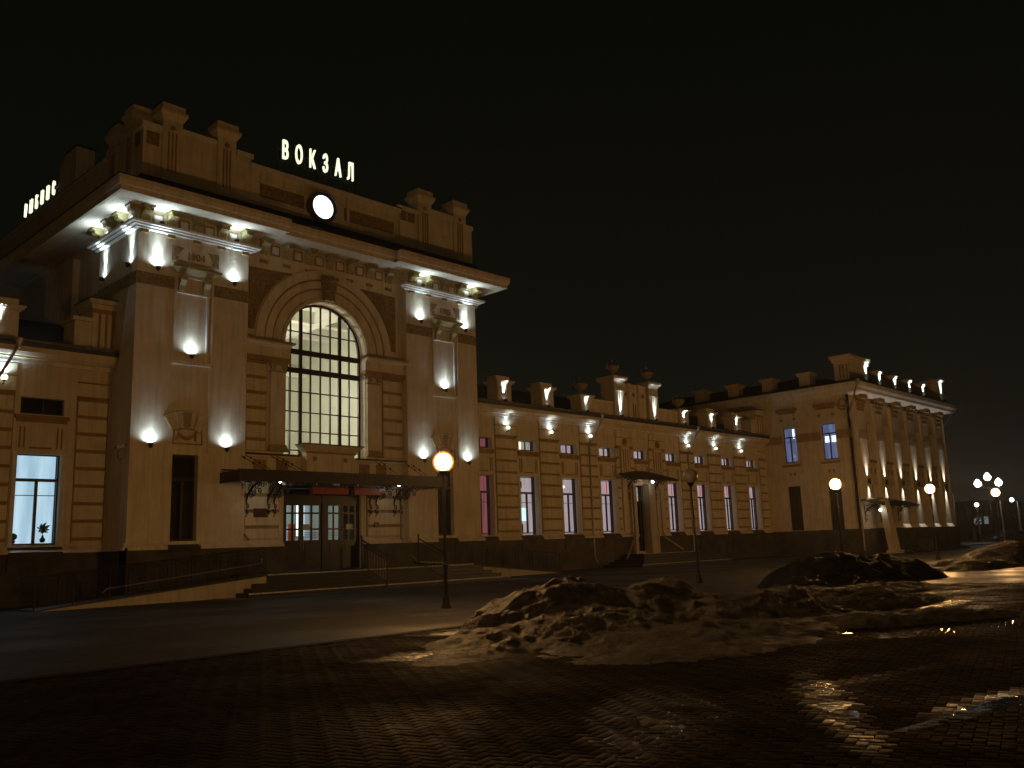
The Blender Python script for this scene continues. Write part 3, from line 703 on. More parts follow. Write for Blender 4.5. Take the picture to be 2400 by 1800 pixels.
# bay decoration: date panel, hood, niche, lower relief
def text_mesh(body, size, sx, depth, offset=0.0):
    c = bpy.data.curves.new('lettering', 'FONT'); c.body = body; c.size = size; c.extrude = depth; c.offset = offset; c.align_x = 'CENTER'; c.resolution_u = 4
    o = bpy.data.objects.new('lettering', c); COL.objects.link(o); bpy.context.view_layer.update()
    me = bpy.data.meshes.new_from_object(o.evaluated_get(bpy.context.evaluated_depsgraph_get()))
    bpy.data.objects.remove(o); bpy.data.curves.remove(c)
    vs = [(v.co.x*sx, v.co.y, v.co.z) for v in me.vertices]; fs = [tuple(p_.vertices) for p_ in me.polygons]; bpy.data.meshes.remove(me)
    return vs, fs
for x0, year in ((0, '1904'), (14.72, '1905')):
    mb = MB(); mb.box(16.74+x0, 18.92+x0, Y1-.02, Y1, 14.37, 14.98); part(mb, 'date_panel', CREAM)
    mb = MB()
    for a, b, c, d in ((16.74, 18.92, 14.34, 14.38), (16.74, 16.78, 14.38, 15.0), (18.88, 18.92, 14.38, 15.0)): mb.box(a+x0, b+x0, Y1-.035, Y1, c, d)
    mb.prism([(16.8+x0, 14.98), (16.8+x0, 14.5), (17.05+x0, 14.7), (17.28+x0, 14.98)][::-1], 'y', Y1-.04, Y1-.018)
    mb.prism([(18.86+x0, 14.98), (18.86+x0, 14.42), (18.6+x0, 14.66), (18.38+x0, 14.98)], 'y', Y1-.04, Y1-.018)
    for cx_ in (16.93, 18.68): mb.lathe([(.01, 0), (.08, 0), (.08, .03), (.01, .03)], (0, 0, 0), 10); k = len(mb.v)-40; mb.v[k:] = [(cx_+x0+x, Y1-.02-z, 14.48+y) for x, y, z in mb.v[k:]]
    vs, fs = text_mesh(year, .46, .95, .02, .008)
    mb.add([(17.82+x0+x, Y1-.035-z, 14.5+y) for x, y, z in vs], fs)
    part(mb, 'date_relief', ORN)
    mb = MB(); mb.taper((16.95+x0, 18.62+x0, Y1-.14, Y1), (16.74+x0, 18.86+x0, Y1-.34, Y1), 13.78, 13.98); mb.box(16.68+x0, 18.92+x0, Y1-.38, Y1, 13.98, 14.08); mb.taper((16.68+x0, 18.92+x0, Y1-.38, Y1), (16.75+x0, 18.85+x0, Y1-.06, Y1), 14.08, 14.2)
    part(mb, 'hood', GOLD)
    mb = MB(); mb.box(16.98+x0, 18.55+x0, Y1-.10, Y1, 13.62, 13.76); mb.box(16.88+x0, 18.6+x0, Y1-.10, Y1, 9.78, 9.93)
    mb.box(16.98+x0, 18.55+x0, Y1-.08, Y1, 12.92, 13.0)
    for x in (18.38, 18.60): mb.box(x+x0, x+x0+.08, Y1-.09, Y1, 9.93, 12.92 if x < 18.5 else 13.6)
    part(mb, 'niche_frame', WHITE)
    mb = MB()
    for x in (17.2, 18.32): mb.prism([(Y1, 13.0), (Y1-.1, 13.02), (Y1-.14, 13.25), (Y1-.3, 13.45), (Y1-.32, 13.62), (Y1, 13.62)], 'x', x+x0-.14, x+x0+.14)
    part(mb, 'hood_bracket', GOLD)
    # fan voussoirs and swag panel over the narrow window
    mb = MB()
    for k in range(5):
        a = math.radians(122-16*k); c_, s_ = math.cos(a), math.sin(a); bx, bz = 17.63+x0, 5.9
        mb.tube([(bx+1.12*c_, Y1-.03, bz+1.12*s_), (bx+1.85*c_, Y1-.03, bz+1.85*s_)], .022, 5)
    for r_ in (1.12, 1.87): mb.tube([(17.63+x0+r_*math.cos(math.radians(124-68*k/12)), Y1-.03, 5.9+r_*math.sin(math.radians(124-68*k/12))) for k in range(13)], .03, 5)
    for a, b, c, d in ((17.02, 17.07, 6.38, 7.0), (18.3, 18.36, 6.38, 7.0), (17.02, 18.36, 6.34, 6.4)): mb.box(a+x0, b+x0, Y1-.035, Y1, c, d)
    mb.prism([(17.5+x0, 7.1), (17.78+x0, 7.1), (17.84+x0, 7.72), (17.44+x0, 7.72)], 'y', Y1-.05, Y1)
    mb.tube([(17.2+x0+.85*t/10, Y1-.04, 6.82-.22*math.sin(math.pi*t/10)) for t in range(11)], [.05+.035*math.sin(math.pi*t/10) for t in range(11)], 6)
    for x in (17.2, 18.05): mb.tube([(x+x0, Y1-.04, 6.88), (x+x0-.02, Y1-.04, 6.5)], [.08, .045], 6)
    part(mb, 'swag_relief', OCHRE)

# --- parapet of the main pavilion
mb = MB(); PY = Y1+.05
mb.box(XL+.05, XB1+.1, PY, PY+.5, 17.8, 20.3); mb.box(XL+.05, XL+.55, PY+.5, 40.0, 17.8, 20.3)
mb.box(XB2-.3, XR-.05, PY, PY+.5, 17.8, 20.1); mb.box(XR-.55, XR-.05, PY+.5, 40, 17.8, 20.1)
mb.box(XB1+.1, XB2-.3, PY+.1, PY+.5, 17.8, 19.72); mb.box(XB1+.1, XB2-.3, PY, PY+.1, 17.8, 18.26)
mb.box(XB1+.1, XC-1.15, PY+.04, PY+.1, 19.22, 19.72); mb.box(XC+1.15, XB2-.3, PY+.04, PY+.1, 19.22, 19.72)
mb.box(XL+.05, XL+.5, 40.0, 60, 17.8, 19.75)
mb.box(XC-1.2, XC-1.05, PY+.02, PY+.1, 18.26, 19.72); mb.box(XC+1.05, XC+1.2, PY+.02, PY+.1, 18.26, 19.72)
part(mb, 'parapet', CREAM)
mb = MB()
mb.box(XB1+.05, XB2-.25, PY-.08, PY+.55, 19.72, 19.93); mb.box(XL+.0, XL+.6, 40.0, 60, 19.75, 19.95)
mb.box(XL-.05, 16.1, PY-.1, PY+.55, 20.05, 20.32); mb.box(XL-.05, XL+.55, PY+.55, 38.9, 20.05, 20.32)
mb.box(17.0, 18.7, PY-.06, PY+.55, 20.28, 20.5); mb.box(19.7, XB1+.15, PY-.1, PY+.55, 20.1, 20.34)
mb.box(XB2-.45, 30.7, PY-.1, PY+.55, 19.9, 20.15); mb.box(31.7, 33.35, PY-.06, PY+.55, 20.08, 20.5); mb.box(34.3, XR+.0, PY-.1, PY+.55, 19.95, 20.2)
part(mb, 'coping', WHITE)
mb = MB(); mb.box(XB1+.02, XB2-.22, PY-.13, PY+.6, 19.93, 19.98); mb.box(XL+.0, XL+.62, 40.0, 60, 19.95, 19.99); part(mb, 'coping_flashing', ROOF)
mb = MB()
for a, b in ((21.0, 23.45), (25.85, 29.1)): mb.box(a, b, PY+.085, PY+.1-.001, 18.42, 19.1)
for a, b in ((15.45, 16.0), (30.0, 30.5), (29.5, 29.9)): mb.box(a, b, PY-.03, PY, 19.35, 19.95)
mb.box(XL+.02, XL+.05, 36.3, 36.8, 19.35, 19.95)
part(mb, 'parapet_panel', ORN)
def pylon(x0, x1, y0, y1, zt=21.5, z0=17.8, front=True, side=False):
    mb = MB(); mb.box(x0+.07, x1-.07, y0+.07, y1, z0, zt-.8)
    mb.taper((x0+.07, x1-.07, y0+.07, y1-.07), (x0-.1, x1+.1, y0-.1, y1+.1), zt-.8, zt-.5); mb.box(x0-.1, x1+.1, y0-.1, y1+.1, zt-.5, zt-.36); mb.box(x0-.0, x1+.0, y0-.0, y1+.0, zt-.36, zt-.05)
    pl = part(mb, 'parapet_pylon', CREAM)
    mb = MB(); w_ = x1-x0; mb.box(x0-.03, x1+.03, y0-.03, y1+.03, zt-.05, zt)
    part(mb, 'pylon_flashing', ROOF, pl)
    mb = MB()
    if front:
        for k in (-1, 0, 1): mb.box((x0+x1)/2+k*.17-.035, (x0+x1)/2+k*.17+.035, y0+.045, y0+.07, z0+.5, zt-1.35)
        mb.lathe([(.01, 0), (.12, 0), (.12, .03), (.01, .03)], (0, 0, 0), 14); k = len(mb.v)-56; mb.v[k:] = [((x0+x1)/2+x, y0+.07-z, zt-1.12+y) for x, y, z in mb.v[k:]]
    if side:
        for k in (-1, 0, 1): mb.box(x0+.045, x0+.07, (y0+y1)/2+k*.17-.035, (y0+y1)/2+k*.17+.035, z0+.5, zt-1.35)
    part(mb, 'pylon_groove', OCHRE, pl)
pylon(16.05, 17.1, Y1-.1, Y1+.85); pylon(18.65, 19.72, Y1-.1, Y1+.85); pylon(30.65, 31.75, Y1-.1, Y1+.85); pylon(33.3, 34.4, Y1-.1, Y1+.85)
pylon(15.2, 16.1, 36.95, 37.85, front=False, side=True); pylon(15.2, 16.1, 38.6, 39.65, 21.2, front=False, side=True)
pylon(34.0, 34.95, 37.4, 38.3, 20.9, front=False)
mb = MB(); mb.prism([(43.8, 17.8), (61, 17.8), (61, 19.8), (46.1, 19.8), (45.8, 21.55), (45.3, 21.9), (43.8, 21.9)], 'x', 15.32, 16.2); part(mb, 'side_gable', CREAM)
mb = MB(); mb.box(15.27, 16.25, 43.7, 45.4, 21.9, 21.96); part(mb, 'gable_flashing', ROOF)

# --- big arched window
YW = YC+.56
wp = MB()
for i in range(24):
    a0, a1 = math.pi*i/24, math.pi*(i+1)/24; wp.add([(XC, YW+.06, SP), (XC+2.3*math.cos(a0), YW+.06, SP+2.3*math.sin(a0)), (XC+2.3*math.cos(a1), YW+.06, SP+2.3*math.sin(a1))], [(0, 1, 2)])
wp.add([(XC-2.3, YW+.06, 6.2), (XC+2.3, YW+.06, 6.2), (XC+2.3, YW+.06, SP), (XC-2.3, YW+.06, SP)], [(0, 1, 2, 3)])
fr = MB()
fr.ring(XC, SP, 2.28, 2.40, YW-.06, YW+.05)
for sx in (-1, 1): fr.box(XC+sx*2.34-.06, XC+sx*2.34+.06, YW-.06, YW+.05, 6.2, SP)
cols = [XC-2.3+4.6*k/8 for k in range(1, 8)]
for k, x in enumerate(cols):
    zt = SP+math.sqrt(max(0, 2.3**2-(x-XC)**2)); w_ = .085 if k in (1, 5) else .03
    fr.box(x-w_, x+w_, YW-.05, YW+.04, 6.2, zt)
for z, w_ in ((11.32, .13), (10.40, .13)): fr.box(XC-2.31, XC+2.31, YW-.07, YW+.045, z-w_, z+w_)
for z in (12.34, 9.36, 8.37, 7.42, 6.5): 
    h = 2.3 if z < SP else math.sqrt(2.3**2-(z-SP)**2); fr.box(XC-h, XC+h, YW-.035, YW+.035, z-.025, z+.025)
aw = part(fr, 'arched_window', SASH); part(wp, 'glass', GLASS, aw)
# hall behind the arched window (lit by its own ceiling lamps)
HALLW = mat('hall yellow wall', (.58, .57, .45), .8, .04, 1); HALLC = mat('hall white ceiling', (.72, .70, .60), .8, .03, 1)
mb = MB(); hx0, hx1, hy0, hy1, hz0, hz1 = 18.6, 31.4, YC+.95, 48.5, 5.2, 15.2
mb.add([(hx0, hy1, hz0), (hx1, hy1, hz0), (hx1, hy1, hz1), (hx0, hy1, hz1)], [(0, 1, 2, 3)])
for x in (hx0, hx1): mb.add([(x, hy0, hz0), (x, hy1, hz0), (x, hy1, hz1), (x, hy0, hz1)], [(0, 1, 2, 3)])
for (a, b, c, d) in ((hx0, XC-2.7, hz0, hz1), (XC+2.7, hx1, hz0, hz1), (XC-2.7, XC+2.7, 14.4, hz1), (XC-2.7, XC+2.7, hz0, 5.9)): mb.add([(a, hy0, c), (b, hy0, c), (b, hy0, d), (a, hy0, d)], [(0, 1, 2, 3)])
for x in (19.9, 22.4, 24.95, 27.5, 30): mb.box(x-.25, x+.25, hy1-.2, hy1, hz0, 12.6)
part(mb, 'hall_wall', HALLW)
mb = MB(); mb.add([(hx0, hy0, hz1), (hx1, hy0, hz1), (hx1, hy1, hz1), (hx0, hy1, hz1)], [(0, 1, 2, 3)])
for y in (39.5, 42.5, 45.5): mb.box(hx0, hx1, y-.25, y+.25, 14.5, hz1-.003)
mb.box(hx0, hx1, hy1-.5, hy1, 12.6, 12.9); mb.box(hx0, hx1, hy1-.35, hy1, 12.9, 13.3)
for x in (21.5, 28.4): mb.box(x-.25, x+.25, hy0, hy1, 14.4, hz1-.006)
part(mb, 'hall_ceiling', HALLC)
mb = MB(); mb.box(hx0, hx1, hy0, hy1, hz0-.1, hz0); part(mb, 'hall_floor', mat('hall floor', (.3, .27, .2), .5, .1))
o = light('POINT', 'hall_lamp', (24.9, 42.4, 10.2), ST, 1100, (1.0, .96, .84), .35)
o = light('POINT', 'hall_lamp', (21.0, 39.5, 8.0), ST, 240, (1.0, .95, .74), .3)
ch = MB(); ch.lathe([(.03, 1.2), (.03, 0), (.30, -.05), (.38, -.2), (.25, -.4), (.05, -.5)], (24.3, 41.8, 13.0), 12); ch.box(24.28, 24.32, 41.78, 41.82, 14.2, 15.2)
part(ch, 'chandelier', mat('bronze chandelier', (.25, .19, .07), .5, .1))

# --- generic windows
def window(x0, x1, z0, z1, y, style, glow, parent=None, axis='y', cdepth=.35, name='window'):
    """frame and glazing bars, pane, curtain behind; axis 'y': faces -y, 'x': faces -x (u runs along y)"""
    P = (lambda a, b, c, d, e_, f_: (a, b, c, d, e_, f_)) if axis == 'y' else (lambda a, b, c, d, e_, f_: (c, d, a, b, e_, f_))
    def bx(m_, u0, u1, d0, d1, c0, c1): m_.box(*P(u0, u1, y+d0, y+d1, c0, c1))
    fr = MB(); t = .05; W_ = x1-x0; H_ = z1-z0
    bx(fr, x0, x0+t, 0, .07, z0, z1); bx(fr, x1-t, x1, 0, .07, z0, z1); bx(fr, x0+t, x1-t, 0, .07, z1-t, z1); bx(fr, x0+t, x1-t, 0, .07, z0, z0+t*1.4)
    xm = (x0+x1)/2
    if style == 'tall':
        zt = z1-H_*.285; bx(fr, x0+t, x1-t, -.02, .075, zt-.06, zt+.06); bx(fr, xm-.055, xm+.055, -.01, .072, z0+t, zt-.06); zz = zt-H_*.17
        bx(fr, x0+t, xm-.055, .01, .06, zz-.015, zz+.015); bx(fr, xm+.055, x1-t, .01, .06, zz-.015, zz+.015)
        if glow in (G_LILAC, G_PINK, G_CYAN): pass
    elif style == 'low': bx(fr, xm-.035, xm+.035, -.01, .072, z0+t, z1-t)
    elif style == 'second':
        zt = z1-H_*.27; bx(fr, x0+t, x1-t, -.02, .075, zt-.05, zt+.05); bx(fr, xm-.05, xm+.05, -.01, .072, z0+t, zt-.05); zz = zt-H_*.14; bx(fr, x0+t, x1-t, .01, .06, zz-.015, zz+.015)
    elif style == 'slot': bx(fr, x0+t, x1-t, -.01, .072, z1-H_*.27-.03, z1-H_*.27+.03)
    elif style == 'door':
        zt = z1-H_*.26; bx(fr, x0+t, x1-t, -.02, .075, zt-.07, zt+.07); bx(fr, xm-.07, xm+.07, -.01, .072, z0, zt-.07); bx(fr, x0+t, x1-t, .01, .06, z0+.02, z0+.9)
    f_ = part(fr, name, SASH, parent)
    g_ = MB()
    if axis == 'y': g_.add([(x0+t, y+.035, z0+t), (x1-t, y+.035, z0+t), (x1-t, y+.035, z1-t), (x0+t, y+.035, z1-t)], [(0, 1, 2, 3)])
    else: g_.add([(y+.035, x0+t, z0+t), (y+.035, x1-t, z0+t), (y+.035, x1-t, z1-t), (y+.035, x0+t, z1-t)], [(0, 1, 2, 3)])
    part(g_, 'glass', GLASS, f_)
    c_ = MB(); bx(c_, x0-.15, x1+.15, cdepth, cdepth+.02, z0-.2, z1+.2)
    part(c_, 'curtain', glow, f_)
    return f_

# --- wings: same bay repeated every four metres
def merlon(xc, tall=False, lamp=True):
    x0, x1 = xc-.6, xc+.6
    mb = MB(); zt = 11.75 if not tall else 11.62
    mb.box(x0, x1, Y2-.05, Y2+.85, 10.3, zt-.22)
    for a, b, c in ((.06, zt-.22, zt-.15), (.14, zt-.15, zt-.07), (.2, zt-.07, zt)): mb.box(x0-a, x1+a, Y2-.05-a, Y2+.85+a, b, c)
    if not tall: mb.box(x0-.02, x1-.02, Y2+.03, Y2+.8, zt, zt+.3)
    mb.box(x0-.06, x1+.06, Y2-.11, Y2+.9, 10.3, 10.5)
    for q in (x0+.02, x1-.32): mb.box(q, q+.3, Y2-.1, Y2-.05, 10.5, zt-.3)
    return part(mb, 'merlon', CREAM)
def wing_bay(xc, pipe=False, first=False, lit=G_LILAC, mid=False, left=False, narrow=None):
    """pier centred on xc; window bay to its right"""
    a, b = xc-.95, xc+.95
    if narrow: a, b = narrow
    if not mid: rustic(a, b, Y2, 2.35, 8.26, .71, .13, phase=8.13)
    else:
        rustic(a-.15, a+.35, Y2, 2.35, 8.26, .71, .13, phase=8.13); rustic(b-.35, b+.15, Y2, 2.35, 8.26, .71, .13, phase=8.13)
    if not narrow:
        mb = MB(); mb.box(a, b, Y2-.09, Y2, 8.34, 9.42)
        if mid: mb.box(xc-.5, xc+.5, Y2-.14, Y2, 2.35, 8.3)
        part(mb, 'pier_panel', CREAM)
        if mid:
            mb = MB()
            for k in (-1, 0, 1): mb.box(xc+k*.26-.045, xc+k*.26+.045, Y2-.165, Y2-.14, 6.0, 8.1)
            mb.lathe([(.01, 0), (.26, 0), (.26, .04), (.17, .05), (.12, .12), (.01, .14)], (0, 0, 0), 16); k = len(mb.v)-96; mb.v[k:] = [(xc+x, Y2-.14-z, 8.62+y) for x, y, z in mb.v[k:]]
            part(mb, 'medallion', OCHRE)
    mb = MB(); mb.box(a, b, Y2-.11, Y2, 8.26, 8.34); mb.box(a, b, Y2-.105, Y2, 8.9, 8.95); part(mb, 'pier_band', OCHRE)
WINGS = [(37.12, 71.66, [39.12+4*k for k in range(8)]), (2, XL, [3.0, 7.0, 11.0])]
def wing(x0, x1, piers, wins, door=None, plinth_gaps=()):
    holes = []
    for (c, lo, up) in wins:
        if lo: holes.append((c-.82, c+.82, 2.3, 5.88))
        if up: holes.append((c-.82, c+.82, 7.47, 8.14))
    if door: holes.append((door-1.3, door+.25, .95, 5.6))
    mb = MB(); mb.wall('y', Y2, x0, x1, .3, 10.1, holes, .3); part(mb, 'wall', CREAM)
    # white reveals
    mb = MB()
    mb.box(x0, x1, Y2-.12, Y2, 9.55, 9.65); mb.box(x0, x1, Y2-.30, Y2, 9.65, 9.72); mb.prism([(Y2, 9.72), (Y2-.42, 9.72), (Y2-.50, 9.86), (Y2-.52, 10.06), (Y2, 10.1)], 'x', x0, x1)
    part(mb, 'eaves_moulding', CREAM)
    mb = MB(); mb.box(x0, x1, Y2-.13, Y2, 9.47, 9.55); mb.box(x0, x1, Y2-.06, Y2, 8.26, 8.32) if False else None
    part(mb, 'eaves_band', WHITE)
    mb = MB(); mb.prism([(Y2-.56, 10.06), (Y2-.60, 10.20), (Y2-.56, 10.24), (Y2-.30, 10.24), (Y2+.2, 10.34), (Y2+.9, 10.5), (Y2+6.5, 12.9), (Y2+6.5, 12.8), (Y2+.5, 10.07)], 'x', x0, x1)
    r_ = part(mb, 'roof', ROOF)
    mb = MB(); mb.prism([(Y2-.56, 10.24), (Y2-.58, 10.34), (Y2-.53, 10.34), (Y2-.51, 10.25)], 'x', x0, x1)
    x = x0+.6
    while x < x1: mb.box(x, x+.03, Y2-.6, Y2-.2, 10.245, 10.37); x += 1.15
    part(mb, 'gutter', SNOWROOF, r_)
    mb = MB(); mb.box(x0, x1, Y2-.14, Y2+.1, 0, BASE-.04) if not door else (mb.box(x0, door-1.0, Y2-.14, Y2+.1, 0, BASE-.04), mb.box(door+1.0, x1, Y2-.14, Y2+.1, 0, BASE-.04))
    for (c, lo, up) in wins:
        if lo: mb.prism([(Y2-.2, 1.3), (Y2-.2, 2.06), (Y2+.05, 2.28), (Y2+.05, 1.3)], 'x', c-1.0, c+1.0)
    part(mb, 'plinth', PLINTH)
    mb = MB(); gaps = sorted([(c-1.0, c+1.0) for (c, lo, up) in wins if lo]+([(door-.9, door+.9)] if door else []))
    gaps = [g_ for g_ in gaps if g_[0] > x0 and g_[1] < x1]
    watertable(mb, x0, x1, Y2, gaps=gaps); part(mb, 'base_moulding', CREAM)
    # window surrounds: aprons, sills
    mw, mo = MB(), MB()
    for (c, lo, up) in wins:
        mo.box(c-1.02, c+1.02, Y2-.12, Y2, 7.28, 7.42)
        mo.box(c-.95, c+.95, Y2-.06, Y2, 7.14, 7.28)
        for sx in (-1, 1):
            for k in (0, 1): mo.box(c+sx*(.62+.16*k)-.03, c+sx*(.62+.16*k)+.03, Y2-.02, Y2, 6.1, 6.95)
        mo.box(c-.42, c+.42, Y2-.02, Y2, 6.08, 6.16)
        mw.box(c-1.0, c-.84, Y2-.05, Y2, 2.3, 5.95); mw.box(c+.84, c+1.0, Y2-.05, Y2, 2.3, 5.95)
    part(mw, 'window_surround', WHITE); part(mo, 'apron_relief', OCHRE)
RW_ = [(41.12+4*k, k != 3, True) for k in range(8)]
wing(XR, X3, None, [(37.12, True, True)]+RW_, door=53.12)
wing(2, XL, None, [(4.55, True, True), (8.55, True, True), (12.55, True, True)])
for k in range(8):
    x = 39.12+4*k; mid = k in (3, 4)
    wing_bay(x, mid=mid)
wing_bay(0, narrow=(70.35, 71.5)); wing_bay(0, narrow=(35.1, 36.05)); wing_bay(0, narrow=(13.85, 15.12)); wing_bay(10.55); wing_bay(6.5)
for c, lo, up in [(37.12, 1, 1)]+RW_:
    g_ = G_PINK if c < 40 else G_LILAC
    if lo: window(c-.66, c+.66, 2.36, 5.86, Y2+.24, 'tall', g_)
    window(c-.66, c+.66, 7.5, 8.12, Y2+.22, 'low', G_PINK if c < 40 else (G_PALE if c in (41.12, 49.12) else G_LILAC))
window(11.75, 13.37, 2.32, 5.88, Y2+.24, 'tall', G_CYAN, cdepth=.8); window(11.82, 13.42, 7.48, 8.16, Y2+.2, 'low', G_DARK)
for c in (4.55, 8.55): window(c-.8, c+.8, 2.32, 5.88, Y2+.24, 'tall', G_CYAN); window(c-.8, c+.8, 7.48, 8.16, Y2+.2, 'low', G_DARK)
SCR = mat('lit screen', (.8, .8, .8), .5, 0, emit=(.55, .85, 1.0), estr=1.3); RDL = mat('red lit strip', (.5, .05, .06), .6, 0, emit=(.7, .06, .09), estr=.7)
WRM = mat('warm pane glow', (.8, .7, .5), .5, 0, emit=(1.0, .86, .55), estr=1.6); GRW = mat('glowing grey room wall', (.4, .4, .4), .7, .1, 2, emit=(.30, .29, .26), estr=1.0); SIL = mat('dark furniture', (.02, .02, .025), .7, 0)  # the room wall glows by itself in place of room light
mb = MB(); mb.box(40.72, 41.25, Y2+.50, Y2+.52, 3.15, 3.95); part(mb, 'display_screen', SCR)
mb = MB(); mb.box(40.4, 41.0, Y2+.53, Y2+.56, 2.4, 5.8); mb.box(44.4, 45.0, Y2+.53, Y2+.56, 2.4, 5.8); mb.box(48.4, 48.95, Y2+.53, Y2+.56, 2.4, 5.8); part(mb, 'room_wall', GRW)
mb = MB(); mb.box(40.7, 40.95, Y2+.49, Y2+.51, 5.2, 5.6); mb.box(40.6, 40.95, Y2+.49, Y2+.51, 2.4, 2.95); mb.box(44.55, 44.8, Y2+.49, Y2+.51, 2.4, 3.5); mb.box(48.5, 48.7, Y2+.49, Y2+.51, 2.4, 4.2); part(mb, 'furniture', SIL)
mb = MB(); mb.sphere((44.95, Y2+.48, 5.35), .09, 10, 8); part(mb, 'pane_glow', WRM)  # glowing ball put in for a globe lamp's reflection in the pane
for c in (49.12, 57.12, 61.12, 65.12): mb = MB(); mb.box(c+.38, c+.5, Y2+.48, Y2+.5, 5.0, 5.8); part(mb, 'red_strip', RDL)
mb = MB(); mb.box(40.75, 41.0, Y2+.5, Y2+.52, 7.5, 8.12); mb.box(48.6, 48.85, Y2+.5, Y2+.52, 7.5, 8.12); part(mb, 'pane_glow', WRM)
# side-entrance door of the wing
d_ = window(51.9, 53.3, .95, 5.6, Y2+.26, 'door', G_DARK, name='side_door')
mb = MB(); mb.box(52.0, 53.2, Y2+.50, Y2+.52, 4.5, 5.5); part(mb, 'fanlight_glow', G_PALE, d_)
# pale masonry pier beside that door
mb = MB(); mb.box(53.2, 53.95, Y2-.5, Y2-.002, .8, 5.7); mb.box(53.1, 54.05, Y2-.58, Y2-.002, .8, 2.2); mb.box(51.45, 51.75, Y2-.4, Y2, .8, 5.6); part(mb, 'door_pier', RAMPW)

# merlons, parapet walls and tall pylons of the right wing
for k in (0, 1, 6, 7): merlon(39.12+4*k)
for k in (2, 5): merlon(39.12+4*k, True)
mb = MB(); mb.box(47.8, 50.3, Y2+.1, Y2+.5, 10.3, 11.36); mb.box(55.9, 58.5, Y2+.1, Y2+.5, 10.3, 11.36); mb.box(51.5, 54.3, Y2+.05, Y2+.5, 10.3, 12.85)
for x in (52.15, 53.35): mb.box(x-.16, x+.16, Y2-.1, Y2+.05, 10.3, 12.98)
part(mb, 'parapet', CREAM)
mb = MB(); mb.box(47.8, 50.3, Y2+.04, Y2+.56, 11.36, 11.48); mb.box(55.9, 58.5, Y2+.04, Y2+.56, 11.36, 11.48); mb.box(51.45, 54.35, Y2+.0, Y2+.56, 12.85, 12.93); part(mb, 'coping', WHITE)
mb = MB()
for x in (51.75, 52.75, 53.9): mb.lathe([(.01, 0), (.16, 0), (.16, .04), (.01, .04)], (0, 0, 0), 12); k = len(mb.v)-48; mb.v[k:] = [(x+a, Y2+.05-c, 12.2+b) for a, b, c in mb.v[k:]]
for x in (52.6, 52.85): mb.box(x, x+.12, Y2+.02, Y2+.05, 10.5, 11.5)
part(mb, 'parapet_panel', ORN)
for xc in (50.9, 55.1):
    mb = MB(); mb.box(xc-.6, xc+.6, Y2-.08, Y2+1.1, 10.3, 12.95)
    for a, b, c in ((.05, 12.95, 13.05), (.16, 13.05, 13.16), (.22, 13.16, 13.34)): mb.box(xc-.6-a, xc+.6+a, Y2-.08-a, Y2+1.1+a, b, c)
    mb.box(xc-.64, xc+.64, Y2-.12, Y2+1.14, 12.25, 12.3)
    pl = part(mb, 'parapet_pylon', CREAM)
    mb = MB()
    for k in (-1, 0, 1): mb.box(xc+k*.22-.03, xc+k*.22+.03, Y2-.10, Y2-.08, 11.6, 12.8)
    part(mb, 'pylon_groove', OCHRE, pl)
# corner blocks where wings meet pavilions
def corner_block(x0, x1, sx):
    mb = MB(); mb.box(x0, x1, Y2-.05, Y2+1.3, 10.3, 12.15); mb.box(x0-.1, x1+.02, Y2-.15, Y2+1.4, 12.15, 12.35); mb.box(x0-.22, x1+.02, Y2-.27, Y2+1.5, 12.35, 12.55)
    xs = (x0-.7, x0)
    mb.box(xs[0], xs[1], Y2+.0, Y2+1.2, 10.3, 11.55); mb.box(xs[0]-.12, xs[1], Y2-.12, Y2+1.3, 11.55, 11.72)
    p_ = part(mb, 'corner_block', CREAM)
    mb = MB(); mb.box(x0-.06, x1+.01, Y2-.1, Y2-.051, 11.98, 12.15)
    for k in (.3, .6, .88): mb.box(x0+(x1-x0)*k-.05, x0+(x1-x0)*k+.05, Y2-.075, Y2-.05, 10.5, 11.95)
    part(mb, 'pylon_groove', OCHRE, p_)
    mb = MB(); mb.box(x0-.24, x1+.0, Y2-.3, Y2+1.5, 12.55, 12.6); part(mb, 'pylon_flashing', ROOF, p_)
corner_block(14.3, XL, 1); corner_block(70.35, X3, 1)
merlon(10.85); merlon(6.5)
# dark attic wall of the hall over the wing roofs (sheet metal)
mb = MB(); mb.box(XL+.02, XL+.28, 40.3, 43.0, 10.4, 12.9)
part(mb, 'roof_upstand', ROOF)

# --- far end pavilion
SP_ = X3
mb = MB()
fw = [(74.9+3.66*k, 76.5+3.66*k) for k in range(5)]
hol = []
for a, b in fw: hol += [(a, b, 7.75, 10.9), (a, b, 2.1, 5.7)]
mb.wall('y', Y3+.25, X3, X4, BASE, 13.2, hol, .55)
mb.wall('x', X3, Y3, 56, BASE, 13.2, [(35.0, 36.2, 7.8, 10.8), (31.5, 32.72, 7.78, 10.78), (35.02, 36.2, 2.08, 5.8), (31.5, 32.65, 2.0, 4.95+.8)], .3)
mb.add([(X4, Y3, BASE), (X4, 56, BASE), (X4, 56, 13.2), (X4, Y3, 13.2)], [(0, 1, 2, 3)])
part(mb, 'wall', CREAM)
PIL = [73.1, 76.62+.18, 80.5, 84.1, 87.8, 91.6]
PX = [(72.9+3.66*k if k else 72.9, 74.55+3.66*k) for k in range(6)]
for k, (a, b) in enumerate(PX):
    mb = MB(); mb.box(a, b, Y3-.02, Y3+.26, BASE+.25, 12.6); mb.taper((a-.12, b+.12, Y3-.2, Y3+.25), (a, b, Y3-.02, Y3+.25), BASE, BASE+.3)
    part(mb, 'pilaster', CREAM)
mb = MB(); mb.box(X3, 72.9, Y3, Y3+.26, BASE, 13.2); part(mb, 'pilaster', CREAM)
mb = MB()
